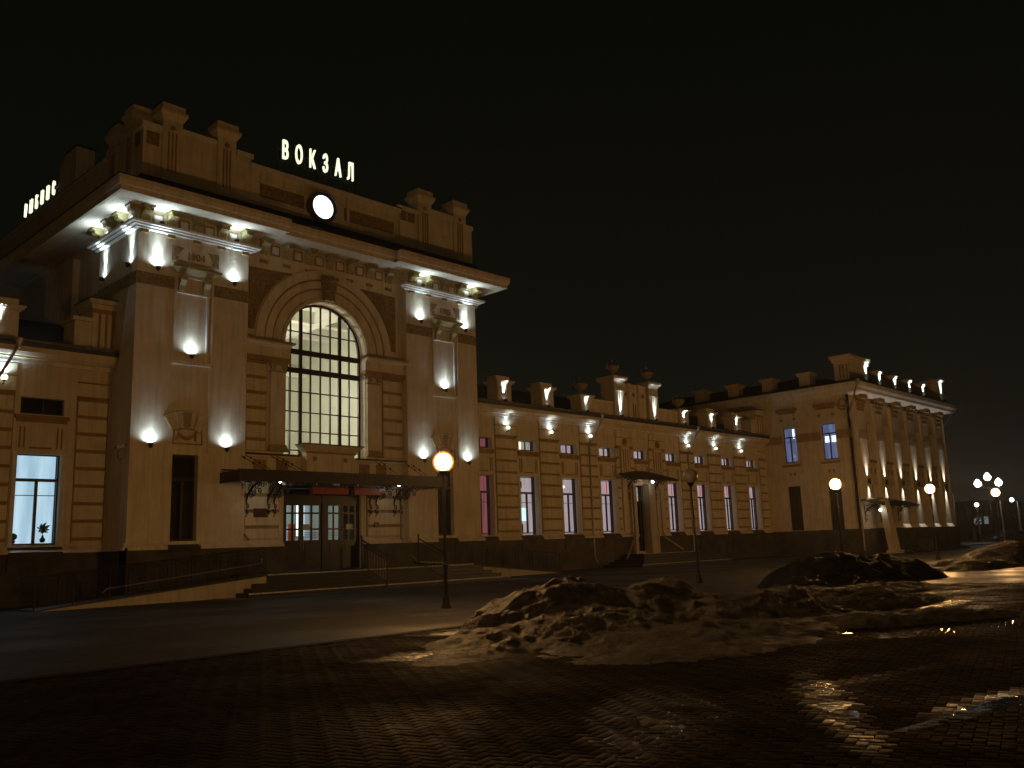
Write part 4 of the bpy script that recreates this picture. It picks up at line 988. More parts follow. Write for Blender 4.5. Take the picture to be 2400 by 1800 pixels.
for a, b in PX:
    mb.box(a-.05, b+.05, Y3-.22, Y3, 12.45, 12.62); mb.box(a+.1, b-.1, Y3-.14, Y3, 12.1, 12.45); mb.box(a+.25, b-.25, Y3-.08, Y3, 11.7, 12.1)
    mb.box(a+.2, b-.2, Y3-.5, Y3, 12.75, 13.1)
for a, b in fw: mb.box(a-.1, b+.1, Y3-.05+.2, Y3+.26, 7.5, 7.7); [mb.box(x, x+.25, Y3+.2, Y3+.25, 6.6, 7.0) for x in (a+.2, b-.5)]
part(mb, 'pilaster_capital', OCHRE)
band = mat('tan painted band', (.36, .26, .16), .85, .1, 2)
mb = MB()
for a, b in PX: mb.box(a+.01, b-.01, Y3-.035, Y3-.02, 9.4, 10.15)
mb.box(X3-.015, X3, 29.9+.2, 31.45, 9.45, 10.15); mb.box(X3-.015, X3, 32.8, 34.95, 9.45, 10.15); mb.box(X3-.015, X3, 36.25, 38, 9.45, 10.15)
part(mb, 'tan_band', band)
# cornice with white soffit
mb = MB()
pth = [(X3, 56, -.75, 0), (X3, Y3, -.75, -1.25), (X4, Y3, 1.2, -1.25), (X4, 56, 1.2, 0)]
extrude_path(mb, pth, [(0, 13.0), (.75, 13.2), (.80, 13.15), (.84, 13.35), (.95, 13.55), (1.0, 13.85), (.97, 13.9), (0, 14.15)])
part(mb, 'cornice', WHITE)
mb = MB(); extrude_path(mb, pth, [(0, 14.12), (.985, 13.87), (1.03, 13.88), (1.02, 13.96), (0, 14.25)]); mb.taper((X3-.2, X4+.2, Y3-.3, 56), (X3+6, X4-6, Y3+7, 50), 14.1, 16.0)
part(mb, 'roof', ROOF)
mb = MB(); mb.box(X3-.15, X4+.15, Y3-.18, Y3+.25, 0, BASE); mb.box(X3-.15, X3, Y3+.2, 38.0, 0, BASE); part(mb, 'plinth', PLINTH)
mb = MB(); watertable(mb, X3-.1, 72.9, Y3)
for (a, b) in ((Y3, 31.4), (32.75, 34.92), (36.3, 38)): mb.box(X3-.14, X3, a, b, BASE-.02, BASE+.1)
part(mb, 'base_moulding', CREAM)
# side-face windows
window(35.03, 36.17, 7.82, 10.78, X3+.2, 'second', G_BLUE, axis='x'); window(31.53, 32.7, 7.8, 10.76, X3+.2, 'second', G_BLUE, axis='x')
window(35.05, 36.17, 2.1, 5.78, X3+.2, 'door', G_DARK, axis='x'); window(31.53, 32.62, 2.02, 5.7, X3+.2, 'door', G_DARK, axis='x')
mb = MB(); mb.box(X3+.42, X3+.46, 31.6, 32.05, 9.25, 9.75); mb.box(X3+.42, X3+.46, 32.15, 32.62, 9.25, 9.75); mb.box(X3+.45, X3+.49, 35.35, 35.5, 9.9, 10.7); part(mb, 'ceiling_lamp', G_WHITE)
mb = MB()
for y0 in (30.95, 34.4):
    mb.box(X3-.22, X3, y0+.3, y0+2.2, 12.2, 12.42); mb.box(X3-.1, X3, y0+.45, y0+2.05, 12.0, 12.2); mb.box(X3-.05, X3, y0+.5, y0+.75, 11.4, 11.6); mb.box(X3-.05, X3, y0+1.7, y0+1.95, 11.4, 11.6)
    mb.box(X3-.16, X3, y0+.35, y0+2.0, 7.45, 7.62); mb.box(X3-.06, X3, y0+.9, y0+1.05, 6.7, 6.95); mb.box(X3-.06, X3, y0+1.3, y0+1.45, 6.7, 6.95)
mb.ring(0, 0, .26, .36, 0, .06, 0, math.pi*2, 24); k = len(mb.v)-100; mb.v[k:] = [(X3-.01-y, 30.65+x, 12.35+z) for x, y, z in mb.v[k:]]
mb.ring(0, 0, .40, .55, 0, .05, math.pi, math.pi*2, 16); k = len(mb.v)-68; mb.v[k:] = [(X3-.01-y, 30.65+x, 12.25+z) for x, y, z in mb.v[k:]]
part(mb, 'window_relief', OCHRE)
for a, b in fw:
    window(a+.1, b-.1, 7.8, 10.85, Y3+.7, 'slot', G_DARK); window(a+.1, b-.1, 2.15, 5.65, Y3+.7, 'slot', G_DARK)
# blocks on its roof edge
def roof_block(x0, x1, y0, y1, zt, z0=13.9):
    mb = MB(); mb.box(x0, x1, y0, y1, z0, zt-.25); mb.box(x0-.12, x1+.12, y0-.12, y1+.12, zt-.25, zt-.1); mb.box(x0-.2, x1+.2, y0-.2, y1+.2, zt-.1, zt); part(mb, 'merlon', CREAM)
for x in (78.4, 81.9, 85.4, 88.9): roof_block(x-.4, x+.4, Y3-.1, Y3+.8, 15.65)
for y in (33.7, 37.2, 40.6, 44.1): roof_block(X3-.1, X3+1, y-.45, y+.5, 15.3)
mb = MB(); mb.box(X3-.2, 75.3, Y3-.35, 31.0, 13.9, 15.7); mb.box(X3-.32, 75.42, Y3-.47, 31.1, 15.7, 15.95); mb.box(X3-.45, 75.55, Y3-.6, 31.25, 15.95, 16.2); p_ = part(mb, 'corner_block', CREAM)
mb = MB()
for k in range(3): mb.box(X3-.225, X3-.2, 30.15+k*.3-.3, 30.15+k*.3-.18, 14.3, 15.45)
mb.box(X3-.5, 75.6, Y3-.65, 31.3, 16.2, 16.26)
part(mb, 'pylon_groove', OCHRE, p_)
roof_block(92.6, 94.0, Y3-.3, 31.2, 16.5)

# --- downpipes
def downpipe(x, y, ztop, zbot, lean=-1.0, funnel=True, out=.55, mt=PIPE, zk=8.3, foot=None):
    mb = MB(); r = .062
    pts = [(x-lean*1.05, y-out, ztop), (x-lean*1.0, y-out, ztop-.25), (x, y-.14, zk), (x, y-.14, zbot+.5)]
    if foot: pts += [(x, y-.16, 2.2), foot]
    else: pts += [(x, y-.22, zbot+.25), (x, y-.34, zbot)]
    mb.tube(pts, r, 8); mb.lathe([(.07, -.25), (.13, -.1), (.19, .1), (.19, .14)], pts[0], 10)
    z = zbot+.9
    while z < zk-.3: mb.box(x-.085, x+.085, y-.21, y, z, z+.04); z += 1.6
    part(mb, 'downpipe', mt)
downpipe(47.1, Y2, 10.2, .35, -1.0, zk=8.2); downpipe(59.15, Y2, 10.2, .35, -1.0, zk=8.1)
downpipe(10.15, Y2, 10.2, .35, -1.15, zk=7.3)
mb = MB(); mb.tube([(20.55, YC-.1, 5.3), (20.55, YC-.1, 2.6), (20.75, YC-.25, 2.3)], .055, 8); part(mb, 'downpipe', PIPE)
mb = MB(); mb.tube([(29.42, YC-.1, 5.3), (29.42, YC-.1, 2.2), (29.5, YC-.3, 1.6), (30.1, YC-.6, 1.0), (31.6, YC-.9, .9)], .055, 8); part(mb, 'downpipe', PIPE)
mb = MB(); mb.tube([(51.3, Y2-.3, 5.4), (51.3, Y2-.3, 2.2), (51.2, Y2-.4, 1.8), (49.6, Y2-.9, .5)], .06, 8); part(mb, 'downpipe', PIPE)
mb = MB(); mb.tube([(54.9, Y2-.3, 5.4), (54.9, Y2-.3, 2.2), (55.0, Y2-.4, 1.9), (56.6, Y2-.8, .95)], .06, 8); part(mb, 'downpipe', PIPE)
mb = MB(); mb.tube([(X3-.75, Y3-1.2, 13.9), (X3-.7, Y3-1.1, 13.6), (X3-.18, Y3+.05, 11.2), (X3-.18, Y3-.12, 10.6), (X3-.2, Y3-.14, .3)], .075, 8); mb.lathe([(.08, -.3), (.2, 0), (.2, .1)], (X3-.75, Y3-1.2, 13.9), 10); part(mb, 'downpipe', PIPE)
mb = MB(); mb.tube([(X4+1.15, Y3-1.1, 13.9), (X4+1.0, Y3-1.0, 13.5), (X4+.1, Y3+.2, 11.6), (X4+.1, Y3+.2, .4)], .07, 8); mb.lathe([(.08, -.3), (.2, 0), (.2, .1)], (X4+1.15, Y3-1.1, 13.9), 10); part(mb, 'downpipe', PIPE)

# narrow windows of the two bays
for x0 in (17.05, 31.75):
    f_ = window(x0+.04, x0+1.11, 2.35, 5.88, Y1+.24, 'tall', G_DARK)
    mb = MB(); mb.prism([(Y1-.18, 1.9), (Y1-.22, 2.02), (Y1+.24, 2.34), (Y1+.24, 1.9)], 'x', x0-.12, x0+1.27); part(mb, 'sill', PLINTH, f_)
# metal sill of the bright left window
mb = MB(); mb.prism([(Y2-.22, 2.04), (Y2-.22, 2.07), (Y2+.24, 2.34), (Y2+.24, 2.25)], 'x', 11.55, 13.62); part(mb, 'sill', mat('galvanised sill', (.4, .42, .45), .4, .1, metal=.6))

# --- main entrance doors
mb = MB(); yd = YC+.16; F0 = .85
mb.box(DX0, DX0+.14, yd, yd+.14, F0, DZ+.35); mb.box(DX1-.14, DX1, yd, yd+.14, F0, DZ+.35); mb.box(DX0, DX1, yd, yd+.14, DZ+.2, DZ+.35); mb.box(DX0+.14, DX1-.14, yd+.01, yd+.13, 3.98, 4.1)
mb.box(XC-.14, XC+.10, yd-.02, yd+.15, F0, DZ+.2)
mb.box(DX0, DX1, yd+.02, yd+.12, 4.1, DZ+.19)
pr = part(mb, 'door_frame', DOORW)
leafs = [(DX0+.14, 23.68), (23.68, XC-.14), (XC+.10, 25.93), (25.93, DX1-.14)]
for a, b in leafs:
    mb = MB(); z1 = 3.98
    mb.box(a+.01, a+.13, yd+.03, yd+.1, F0+.03, z1); mb.box(b-.13, b-.01, yd+.03, yd+.1, F0+.03, z1); mb.box(a+.13, b-.13, yd+.03, yd+.1, z1-.12, z1); mb.box(a+.13, b-.13, yd+.03, yd+.1, F0+.03, 2.24)
    mb.box((a+b)/2-.05, (a+b)/2+.05, yd+.04, yd+.09, 2.24, z1-.12)
    for z in (3.5, 2.75): mb.box(a+.13, b-.13, yd+.045, yd+.085, z-.04, z+.04)
    for z in (2.34, 2.42, 2.50, 2.58): mb.box(a+.13, b-.13, yd+.05, yd+.08, z, z+.022)
    mb.box(a+.22, b-.22, yd+.015, yd+.03, F0+.25, 1.15); mb.box(a+.22, b-.22, yd+.015, yd+.03, 1.35, 2.1)
    d_ = part(mb, 'entrance_door', DOORW)
    mb = MB(); mb.add([(a+.13, yd+.065, 2.24), (b-.13, yd+.065, 2.24), (b-.13, yd+.065, z1-.12), (a+.13, yd+.065, z1-.12)], [(0, 1, 2, 3)]); part(mb, 'glass', GLASS, d_)
    mb = MB(); hx = b-.07 if a < 23.5 or 25 < a < 25.5 else a+.07; mb.tube([(hx, yd+.03, 1.75), (hx, yd-.05, 1.8), (hx, yd-.05, 2.25), (hx, yd+.03, 2.3)], .016, 6); part(mb, 'handle', PIPE, d_)
for x in (23.95, 26.4):
    mb = MB(); mb.box(x-.2, x+.2, yd+.02, yd+.029, 2.72, 2.98); part(mb, 'paper_notice', mat('paper notice', (.5, .5, .45), .8, .05), ST)
# foyer behind the doors
mb = MB(); mb.box(DX0-.8, DX1+.8, yd+2.6, yd+2.7, F0, 5.2); part(mb, 'foyer_wall', G_FOYER)
mb = MB(); mb.box(22.2, 27.4, yd+.2, yd+2.6, F0-.05, F0); part(mb, 'foyer_floor', DARKIN)
mb = MB(); mb.box(22.2, 27.4, yd+.2, yd+2.6, 4.9, 4.95); part(mb, 'foyer_ceiling', DARKIN)
mb = MB(); mb.box(24.35, 24.72, yd+1.4, yd+1.5, 2.45, 4.2); mb.box(23.72, 24.0, yd+2.0, yd+2.1, 2.9, 4.2); mb.box(23.0, 23.14, yd+1.4, yd+1.5, 2.2, 4.0); part(mb, 'lightbox', G_WHITE)
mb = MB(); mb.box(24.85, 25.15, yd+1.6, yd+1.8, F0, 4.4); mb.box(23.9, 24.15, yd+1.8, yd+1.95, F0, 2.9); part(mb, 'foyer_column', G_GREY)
mb = MB(); mb.box(23.75, 24.1, yd+1.2, yd+1.3, 2.25, 3.05); part(mb, 'foyer_counter', G_ORANGE)

# ================================================================== THINGS ON AND ROUND THE STATION
# --- wall lights
def cup(mb, x, y, z, r=.11):
    mb.lathe([(.02, -.2), (.05, -.18), (r*.75, -.10), (r, 0), (r-.012, .0), (r*.7, -.08)], (x, y, z), 14, cap=False); mb.box(x-.025, x+.025, y+r*.6, y+.20, z-.12, z-.05)
def uplight(x, y, z, label, group, power=P_WALL, angle=150, beam=0, wide=0, side=False, cat='wall light', name='wall_light', d=.17, dirn=(0, .10, 1), lens=True, blend=1.0):
    t = empty(name, (x, y, z), label, cat, group)
    mb = MB(); cup(mb, 0, 0, 0)
    if side: mb.v = [(b, a, c) for a, b, c in mb.v]
    mb.build('housing', IRON, t, rel=True)
    if lens:
        mb = MB(); mb.lathe([(.001, -.035), (.07, -.035)], (0, 0, 0), 12, cap=False); mb.build('lens', BULB, t, rel=True)
    if beam and wide: light('SPOT', 'lamp_glow', (x, y, z+.03), t, wide, LED, .05, dirn, 165, 1.0)
    if beam:
        o = light('AREA', 'lamp_beam', (x, y, z+.02), t, power, LED, direction=dirn); o.data.shape = 'ELLIPSE'; o.data.size = beam; o.data.size_y = beam*.8; o.data.spread = math.radians(angle)
    else: light('SPOT', 'lamp_beam', (x, y, z+.0), t, power, LED, .045, dirn, angle, blend)
    return t
G1 = 'white uplights on the main pavilion'
d0 = .20
for x, z, l, pw in ((16.09, 13.86, 'white uplight left of the 1904 date panel, under the cornice', 1.5), (19.65, 13.86, 'white uplight right of the 1904 date panel, under the cornice', 1.0), (30.71, 13.86, 'white uplight left of the 1905 date panel, under the cornice', 1.2), (34.02, 13.86, 'white uplight right of the 1905 date panel, at the far corner', 1.2),
                (17.72, 10.24, 'white uplight at the foot of the tall niche below the 1904 panel', .8), (32.4, 10.24, 'white uplight at the foot of the tall niche below the 1905 panel', .8),
                (16.05, 6.30, 'low white uplight left of the swag panel on the near bay', .8), (19.45, 6.30, 'low white uplight right of the swag panel on the near bay', .8), (30.8, 6.32, 'low white uplight left of the far bay narrow window, beside the street lamp glow', .8), (34.0, 6.32, 'low white uplight on the far bay edge next to the long wing', .8)):
    if z > 13: uplight(x, Y1-.15, z, l, G1, (7 if x < 17 or x > 33 else 2.2)*pw, 44, beam=.15, dirn=(0, .10, 1), wide=85)
    else: uplight(x, Y1-.15, z, l, G1, 1.7*pw, 46, beam=.13, dirn=(0, .14, 1), wide=85)
for y, z, l in ((39.35, 14.0, 'far white uplight on the side face of the near corner'), (36.62, 14.0, 'near white uplight on the side face, closest to the corner')):
    uplight(XL-.15, y, z, l, G1, 13, 36, beam=.13, wide=30, side=True, dirn=(.10, 0, 1))
# soffit wash lamps standing on the string course between the brackets
for x, l in ((16.1, 'white soffit lamp on the string course above the 1904 panel, near the corner'), (19.6, 'white soffit lamp on the string course right of the 1904 panel'), (30.7, 'white soffit lamp on the string course left of the 1905 panel'), (34.2, 'white soffit lamp on the string course right of the 1905 panel')):
    uplight(x, Y1-.34, 15.80, l, 'soffit lamps under the big cornice', 75, 168, dirn=(0, -.35, 1), name='soffit_lamp', blend=1.0)
for y, l in ((36.75, 'white soffit lamp on the side string course near the corner'), (39.2, 'white soffit lamp on the side string course, far end')):
    uplight(XL-.34, y, 15.80, l, 'soffit lamps under the big cornice', 95, 168, side=True, dirn=(-.35, 0, 1), name='soffit_lamp', blend=1.0)
# ball lights on the wing piers
proto = None
nm = ['first ball wall light on the long wing, nearest the main pavilion', 'second ball wall light on the long wing from the main pavilion', 'third ball wall light on the long wing, left of the first downpipe', None, None, 'ball wall light left of the second downpipe on the long wing', 'ball wall light second from the far end of the long wing', 'ball wall light at the far end of the long wing']
for k in range(8):
    if nm[k] is None: continue
    x = 39.12+4*k; y = Y2-.28
    t = empty('ball_wall_light', (x, y, 8.78), nm[k], 'wall light', 'ball wall lights on the long wing')
    if proto is None:
        mb = MB(); mb.tube([(0, .2, -.22), (0, .08, -.25), (0, 0, -.18), (0, 0, -.13)], .022, 6); mb.lathe([(.02, -.16), (.07, -.13), (.075, -.10)], (0, 0, 0), 12); a_ = mb.build('bracket', IRON, t, rel=True)
        mb = MB(); mb.sphere((0, 0, 0), .125, 16, 10); b_ = mb.build('globe', GLOBEW, t, rel=True, smooth=True); proto = (a_, b_)
    else:
        for q in proto: c = q.copy(); COL.objects.link(c); c.parent = t
    light('SPOT', 'lamp_beam', (x, y-.02, 9.0), t, 60, LED, .05, (0, .06, 1), 72, .8)
    light('SPOT', 'lamp_glow', (x, y-.02, 8.95), t, 20, LED, .05, (0, .12, 1), 170, .6)
t = empty('ball_wall_light', (11.0, Y2-.28, 8.78), 'ball wall light on the left wing, at the left edge', 'wall light', 'ball wall lights on the left wing')
for q in proto: c = q.copy(); COL.objects.link(c); c.parent = t
light('SPOT', 'lamp_beam', (11.0, Y2-.3, 8.93), t, 90, LED, .05, (0, .12, 1), 150, 1)
# merlon uplights
mn = ['on the parapet block nearest the main pavilion', 'on the second parapet block of the long wing', 'on the block under the first urn', 'at the foot of the taller urn pylon', 'at the foot of the second urn pylon', 'on the block under the last urn', 'on the parapet block second from the far pavilion', 'on the parapet block nearest the far pavilion']
for k in range(8):
    x = 39.12+4*k-(.05 if k not in (3, 4) else -.1); x = 50.95 if k == 3 else (55.15 if k == 4 else x)
    uplight(x, Y2-.21, 10.55, 'small white uplight '+mn[k], 'white uplights along the wing parapet', 17, 34, beam=.15, dirn=(0, .06, 1))
uplight(10.62, Y2-.22, 10.5, 'small white uplight on the parapet block of the left wing', 'white uplights along the wing parapet', 17, 34, beam=.15, dirn=(0, .13, 1))
# up-and-down lights of the far pavilion
for k in range(6):
    x = (PX[k][0]+PX[k][1])/2; o_ = ['first', 'second', 'third', 'fourth', 'fifth', 'sixth'][k]
    t = empty('up_down_light', (x, Y3-.2, 5.86), f'{o_} up-and-down wall light from the corner of the far pavilion', 'wall light', 'up-and-down lights on the far pavilion')
    mb = MB(); mb.lathe([(.08, -.22), (.085, -.22), (.085, .22), (.08, .22)], (0, 0, 0), 12); mb.box(-.03, .03, .06, .20, -.06, .06); mb.build('housing', IRON, t, rel=True)
    o = light('AREA', 'lamp_beam', (x, Y3-.15, 6.10), t, 11, (1.0, .93, .86), direction=(0, .06, 1)); o.data.shape = 'ELLIPSE'; o.data.size = .15; o.data.size_y = .12; o.data.spread = math.radians(48)
    o = light('AREA', 'lamp_beam', (x, Y3-.15, 5.62), t, 10, (1.0, .93, .86), direction=(0, .06, -1)); o.data.shape = 'ELLIPSE'; o.data.size = .15; o.data.size_y = .12; o.data.spread = math.radians(48)
for k, x in enumerate((74.9, 78.4, 81.9, 85.4, 88.9, 93.3)):
    uplight(x, Y3-.3 if 0 < k < 5 else Y3-.62, 14.42, 'white uplight on '+['the big corner block', 'the first small roof block', 'the second small roof block', 'the third small roof block', 'the fourth small roof block', 'the last corner block'][k]+' of the far pavilion', 'white uplights on the far pavilion roof', 26, 36, beam=.18, dirn=(0, .14, 1))

# --- rooftop letters
def sign(name, body, size, sx, loc, rot, label, rails, zoff):
    t = empty(name, loc, label, 'sign'); ORG[t] = Vector((0, 0, 0)); t.rotation_euler = rot
    pitch, cells = rails
    for i, ch in enumerate(body):
        vs, fs = text_mesh(ch, size, sx, .05, .012*size)
        if not vs: continue
        mb = MB(); mb.add([(x+(i-(len(body)-1)/2)*pitch, -z, y) for x, y, z in vs], fs); mb.build('letter', SIGNM, t, rel=True)
    mb = MB(); L_ = (len(body))*pitch/2
    for z in (-.12, size*.36): mb.box(-L_, L_, .09, .13, z-.02, z+.02)
    for i in range(len(body)+1):
        x = -L_+i*pitch; mb.box(x-.02, x+.02, .10, .14, -zoff, size*.7); mb.tube([(x, .12, size*.5), (x, .9, -zoff)], .02, 5)
    mb.build('support_frame', IRON, t, rel=True)
    return t
sign('rooftop_sign', 'ВОКЗАЛ', 1.34, .43, (24.62, 36.6, 20.98), (0, 0, 0), 'glowing pale yellow letters reading ВОКЗАЛ above the clock', (.79, 6), .8)
sign('rooftop_sign', 'РЫБИНС', 1.0, .38, (15.28, 48.62, 20.2), (0, 0, math.radians(-90)), 'glowing letters reading РЫБИНС on the side roof, at the left edge', (.82, 6), .5)

# --- clock
t = empty('wall_clock', (24.36, PY, 18.66), 'round white glowing clock in a dark ring under the roof letters', 'clock')
def disc(mb, r, y0, y1, seg=40, r_in=0):
    mb.ring(0, 0, r_in, r, y0, y1, 0, 2*math.pi, seg) if r_in else mb.prism([(r*math.cos(2*math.pi*i/seg), r*math.sin(2*math.pi*i/seg)) for i in range(seg)], 'y', y0, y1)
mb = MB(); disc(mb, .79, -.30, .12, r_in=.775); disc(mb, .775, -.25, .12, r_in=.60); mb.build('case', mat('dark blue grey ring', (.07, .08, .10), .45, .05), t, rel=True)
mb = MB(); disc(mb, .60, -.22, .0); mb.build('dial', DIALW, t, rel=True)
HAND = mat('grey clock hand', (.25, .24, .24), .6, 0, emit=(.5, .48, .48), estr=.9)
mb = MB(); mb.prism([(-.28, .05), (-.28, .02), (.10, -.03), (.10, .0)], 'y', -.24, -.225); mb.build('minute_hand', HAND, t, rel=True)
mb = MB(); mb.prism([(-.02, .0), (.16, .02), (.16, .05), (-.02, .03)], 'y', -.255, -.243); mb.build('hour_hand', HAND, t, rel=True)
mb = MB(); disc(mb, .81, -.34, -.27, r_in=.775); mb.build('rim', SNOWROOF, t, rel=True)

# --- entrance canopy with wrought-iron brackets
def scroll(mb, c, r0, turns, a0, plane, r=.023, sgn=1):
    n = int(14*turns); pts = []
    for i in range(n+1):
        a = a0+sgn*2*math.pi*turns*i/n; rr_ = r0*(1-.82*i/n); u, v = rr_*math.cos(a), rr_*math.sin(a)
        pts.append((c[0], c[1]+u, c[2]+v) if plane == 'yz' else (c[0]+u, c[1], c[2]+v))
    mb.tube(pts, r, 5)
def iron_bracket(parent, x, y, z0, z1, out, name='scroll_bracket'):
    """post on the wall, scrolls filling the angle under the canopy"""
    mb = MB(); mb.tube([(x, y-.03, z0), (x, y-.03, z1)], .028, 6); mb.tube([(x, y-.03, z1-.03), (x, y-out, z1-.03)], .025, 6)
    k = out/1.25
    pts = [(x, y-.05-out*.9*(1-math.cos(t/10*math.pi/2)), z0+.55+(z1-z0-.6)*math.sin(t/10*math.pi/2)) for t in range(11)]; mb.tube(pts, .045, 6)
    scroll(mb, (x, y-.17, z0+.42), .14, 1.3, 0, 'yz'); scroll(mb, (x, y-.13, z0+.16), .11, 1.2, 2, 'yz'); scroll(mb, (x, y-.30*k, z0+.9), .19, 1.4, 3.6, 'yz', sgn=-1)
    scroll(mb, (x, y-.25*k, z1-.3), .24, 1.5, 1.2, 'yz'); scroll(mb, (x, y-.62*k, z1-.26), .22, 1.4, 3.2, 'yz', sgn=-1); scroll(mb, (x, y-.9*k, z1-.24), .19, 1.4, 0, 'yz')
    if out > 1.5: scroll(mb, (x, y-.45*k, z1-.55), .18, 1.4, 2, 'yz'); scroll(mb, (x, y-.75*k, z1-.5), .15, 1.3, 4, 'yz', sgn=-1)
    for z in (z0, z0+.28): mb.lathe([(.01, -.06), (.05, -.03), (.05, .03), (.01, .06)], (x, y-.03, z), 8)
    return mb.build(name, IRON, parent)
cn = empty('entrance_canopy', (XC, YC, 4.78), 'wide dark iron canopy with scroll brackets over the main entrance steps', 'canopy')
cy0 = 34.3; ca0, ca1 = 19.2, 30.9
mb = MB(); mb.box(ca0, ca1, cy0, cy0+.06, 4.73, 5.19); mb.box(ca0, ca0+.06, cy0+.06, Y1, 4.73, 5.19); mb.box(ca1-.06, ca1, cy0+.06, Y1, 4.73, 5.19)
mb.box(ca0-.05, ca1+.05, cy0-.05, cy0+.02, 5.19, 5.24)
mb.build('fascia', mat('dark brown canopy fascia', (.030, .020, .015), .5, .25, 4), cn)
mb = MB(); mb.prism([(cy0+.05, 5.17), (YC, 5.42), (YC, 5.36), (cy0+.05, 5.11)], 'x', ca0+.05, ca1-.05)
for x in np.arange(ca0+.9, ca1-.5, 1.0): mb.box(x-.02, x+.02, cy0+.06, YC, 4.9, 5.08)
mb.build('canopy_roof', ROOF, cn)
mb = MB()
for x in (20.45, 22.1, 27.5, 29.4):
    for o_ in (0, .32):
        pts = [(x+o_-(.3 if x < 25 else -.3), YC-.02, 6.15), (x+o_, cy0+.2, 5.3)]
        mb.tube(pts, .014, 5)
        for f in (.3, .62): q = Vector(pts[0]).lerp(Vector(pts[1]), f); mb.lathe([(.01, -.07), (.04, -.03), (.04, .03), (.01, .07)], tuple(q), 6)
mb.build('tie_rod', IRON, cn)
mb = MB()
for i in range(44): scroll(mb, (ca0+.2+i*.262, cy0+.03, 4.64), .115, 1.3, i*1.9, 'xz', .013, sgn=(-1)**i)
mb.build('scroll_valance', IRON, cn)
for x in (20.65, 21.72, 22.05, 27.45, 27.85, 29.0, 29.4): iron_bracket(cn, x, YC-.02, 3.35, 4.9, 1.95)
for i, (x, l) in enumerate(((21.34, 'left of the two bright bulbs hanging under the entrance canopy'), (28.0, 'right of the two bright bulbs hanging under the entrance canopy'))):
    t = empty('canopy_lamp', (x, 34.6, 4.82), l, 'lamp', 'bulbs under the entrance canopy')
    mb = MB(); mb.lathe([(.02, .18), (.05, .12), (.09, .04), (.10, 0)], (0, 0, 0), 12, cap=False); mb.build('shade', IRON, t, rel=True)
    mb = MB(); mb.sphere((0, 0, -.02), .075, 12, 8, 1.15); mb.build('bulb', mat('bright bulb', (.8, .8, .8), .4, 0, emit=(.95, 1.0, .95), estr=22 if i == 0 else 14), t, rel=True, smooth=True)
    light('POINT', 'lamp_light', (x, 34.6, 4.66), t, 6 if i == 0 else 4, (.93, 1.0, .90), .07)
# signs hung under the canopy
for i, (a, b) in enumerate(((23.4, 25.4), (25.75, 27.65))):
    side_ = 'left' if i == 0 else 'right'
    t = empty('hanging_sign', ((a+b)/2, 35.25, 4.5), f'{side_} one of the two black and red boards hanging over the doors', 'sign', 'black and red boards over the doors')
    mb = MB(); mb.box(a, b, 35.2, 35.28, 4.62, 4.98); k_ = mb.build('upper_board', BLACKB, t)
    mb = MB(); mb.box(a, b, 35.18, 35.28, 4.31, 4.62); mb.build('lower_board', REDB, t)
    mb = MB(); x = a+.22; mb.add([(x-.03, 35.195, 4.7), (x+.03, 35.195, 4.7), (x+.03, 35.195, 4.82), (x-.03, 35.195, 4.82)], [(0, 1, 2, 3)]); mb.add([(x-.08, 35.195, 4.82), (x+.08, 35.195, 4.82), (x, 35.195, 4.91)], [(0, 1, 2)])
    if i == 0: mb.prism([(a+1.1, 4.72), (a+1.5, 4.72), (a+1.5, 4.85), (a+1.38, 4.88), (a+1.12, 4.88)], 'y', 35.19, 35.198); mb.box(a+.45, a+1.0, 35.19, 35.198, 4.84, 4.855)
    else: mb.box(a+.5, a+1.4, 35.19, 35.198, 4.84, 4.855); mb.box(a+.5, a+1.2, 35.19, 35.198, 4.74, 4.752); mb.prism([(a+1.62, 4.86), (a+1.66, 4.88), (a+1.72, 4.70), (a+1.66, 4.70)], 'y', 35.19, 35.198)
    mb.build('arrow_mark', mat('grey sign mark', (.3, .3, .32), .6, 0, emit=(.3, .3, .33), estr=.12), k_)
    mb = MB()
    for x in (a+.2, b-.2): mb.tube([(x, 35.24, 4.98), (x, 35.24, 5.14)], .012, 5)
    mb.build('hanger', IRON, t)
for (a, b, z0, z1, l) in ((21.02, 21.66, 3.30, 3.69, 'dark rectangular plaque on the cream blocks left of the doors'), (27.72, 27.98, 2.80, 3.04, 'small dark red plaque right of the doors')):
    mb = MB(); mb.box(a, b, YC-.13, YC-.09, z0, z1); mb.box(a+.03, b-.03, YC-.135, YC-.13, z0+.03, z1-.03)
    tag(mb.build('plaque', mat('dark maroon plaque', (.05, .018, .018), .4, .1), None), l, 'plaque')

# --- side canopies
def small_canopy(x0, x1, y, z, out, label, bx, zb):
    t = empty('side_canopy', ((x0+x1)/2, y, z), label, 'canopy')
    mb = MB(); n = 12; top = []; 
    xm = (x0+x1)/2
    for i in range(n+1):
        f = i/n; x = x0+(x1-x0)*f; zz = z+.28*math.sin(math.pi*f); top.append((x, zz))
    mb.prism([(x0, z-.12)]+top+[(x1, z-.12)], 'y', y-out, y-out+.06)
    for (xa, za), (xb_, zb_) in zip(top, top[1:]): mb.add([(xa, y-out, za), (xb_, y-out, zb_), (xb_, y, zb_+.35), (xa, y, za+.35)], [(0, 1, 2, 3)])
    mb.build('canopy_roof', IRON, t)
    for x in bx: iron_bracket(t, x, y, zb, z-.02, out*.9)
    mb = MB()
    for i in range(9): x = x0+(x1-x0)*(i+.5)/9; scroll(mb, (x, y-out+.02, z-.2), .15, 1.2, i, 'xz', .014)
    mb.build('scroll_valance', IRON, t)
    return t
small_canopy(50.1, 56.0, Y2, 6.02, 1.2, 'small dark iron canopy over the side door of the long wing', (51.2, 54.5), 4.5)
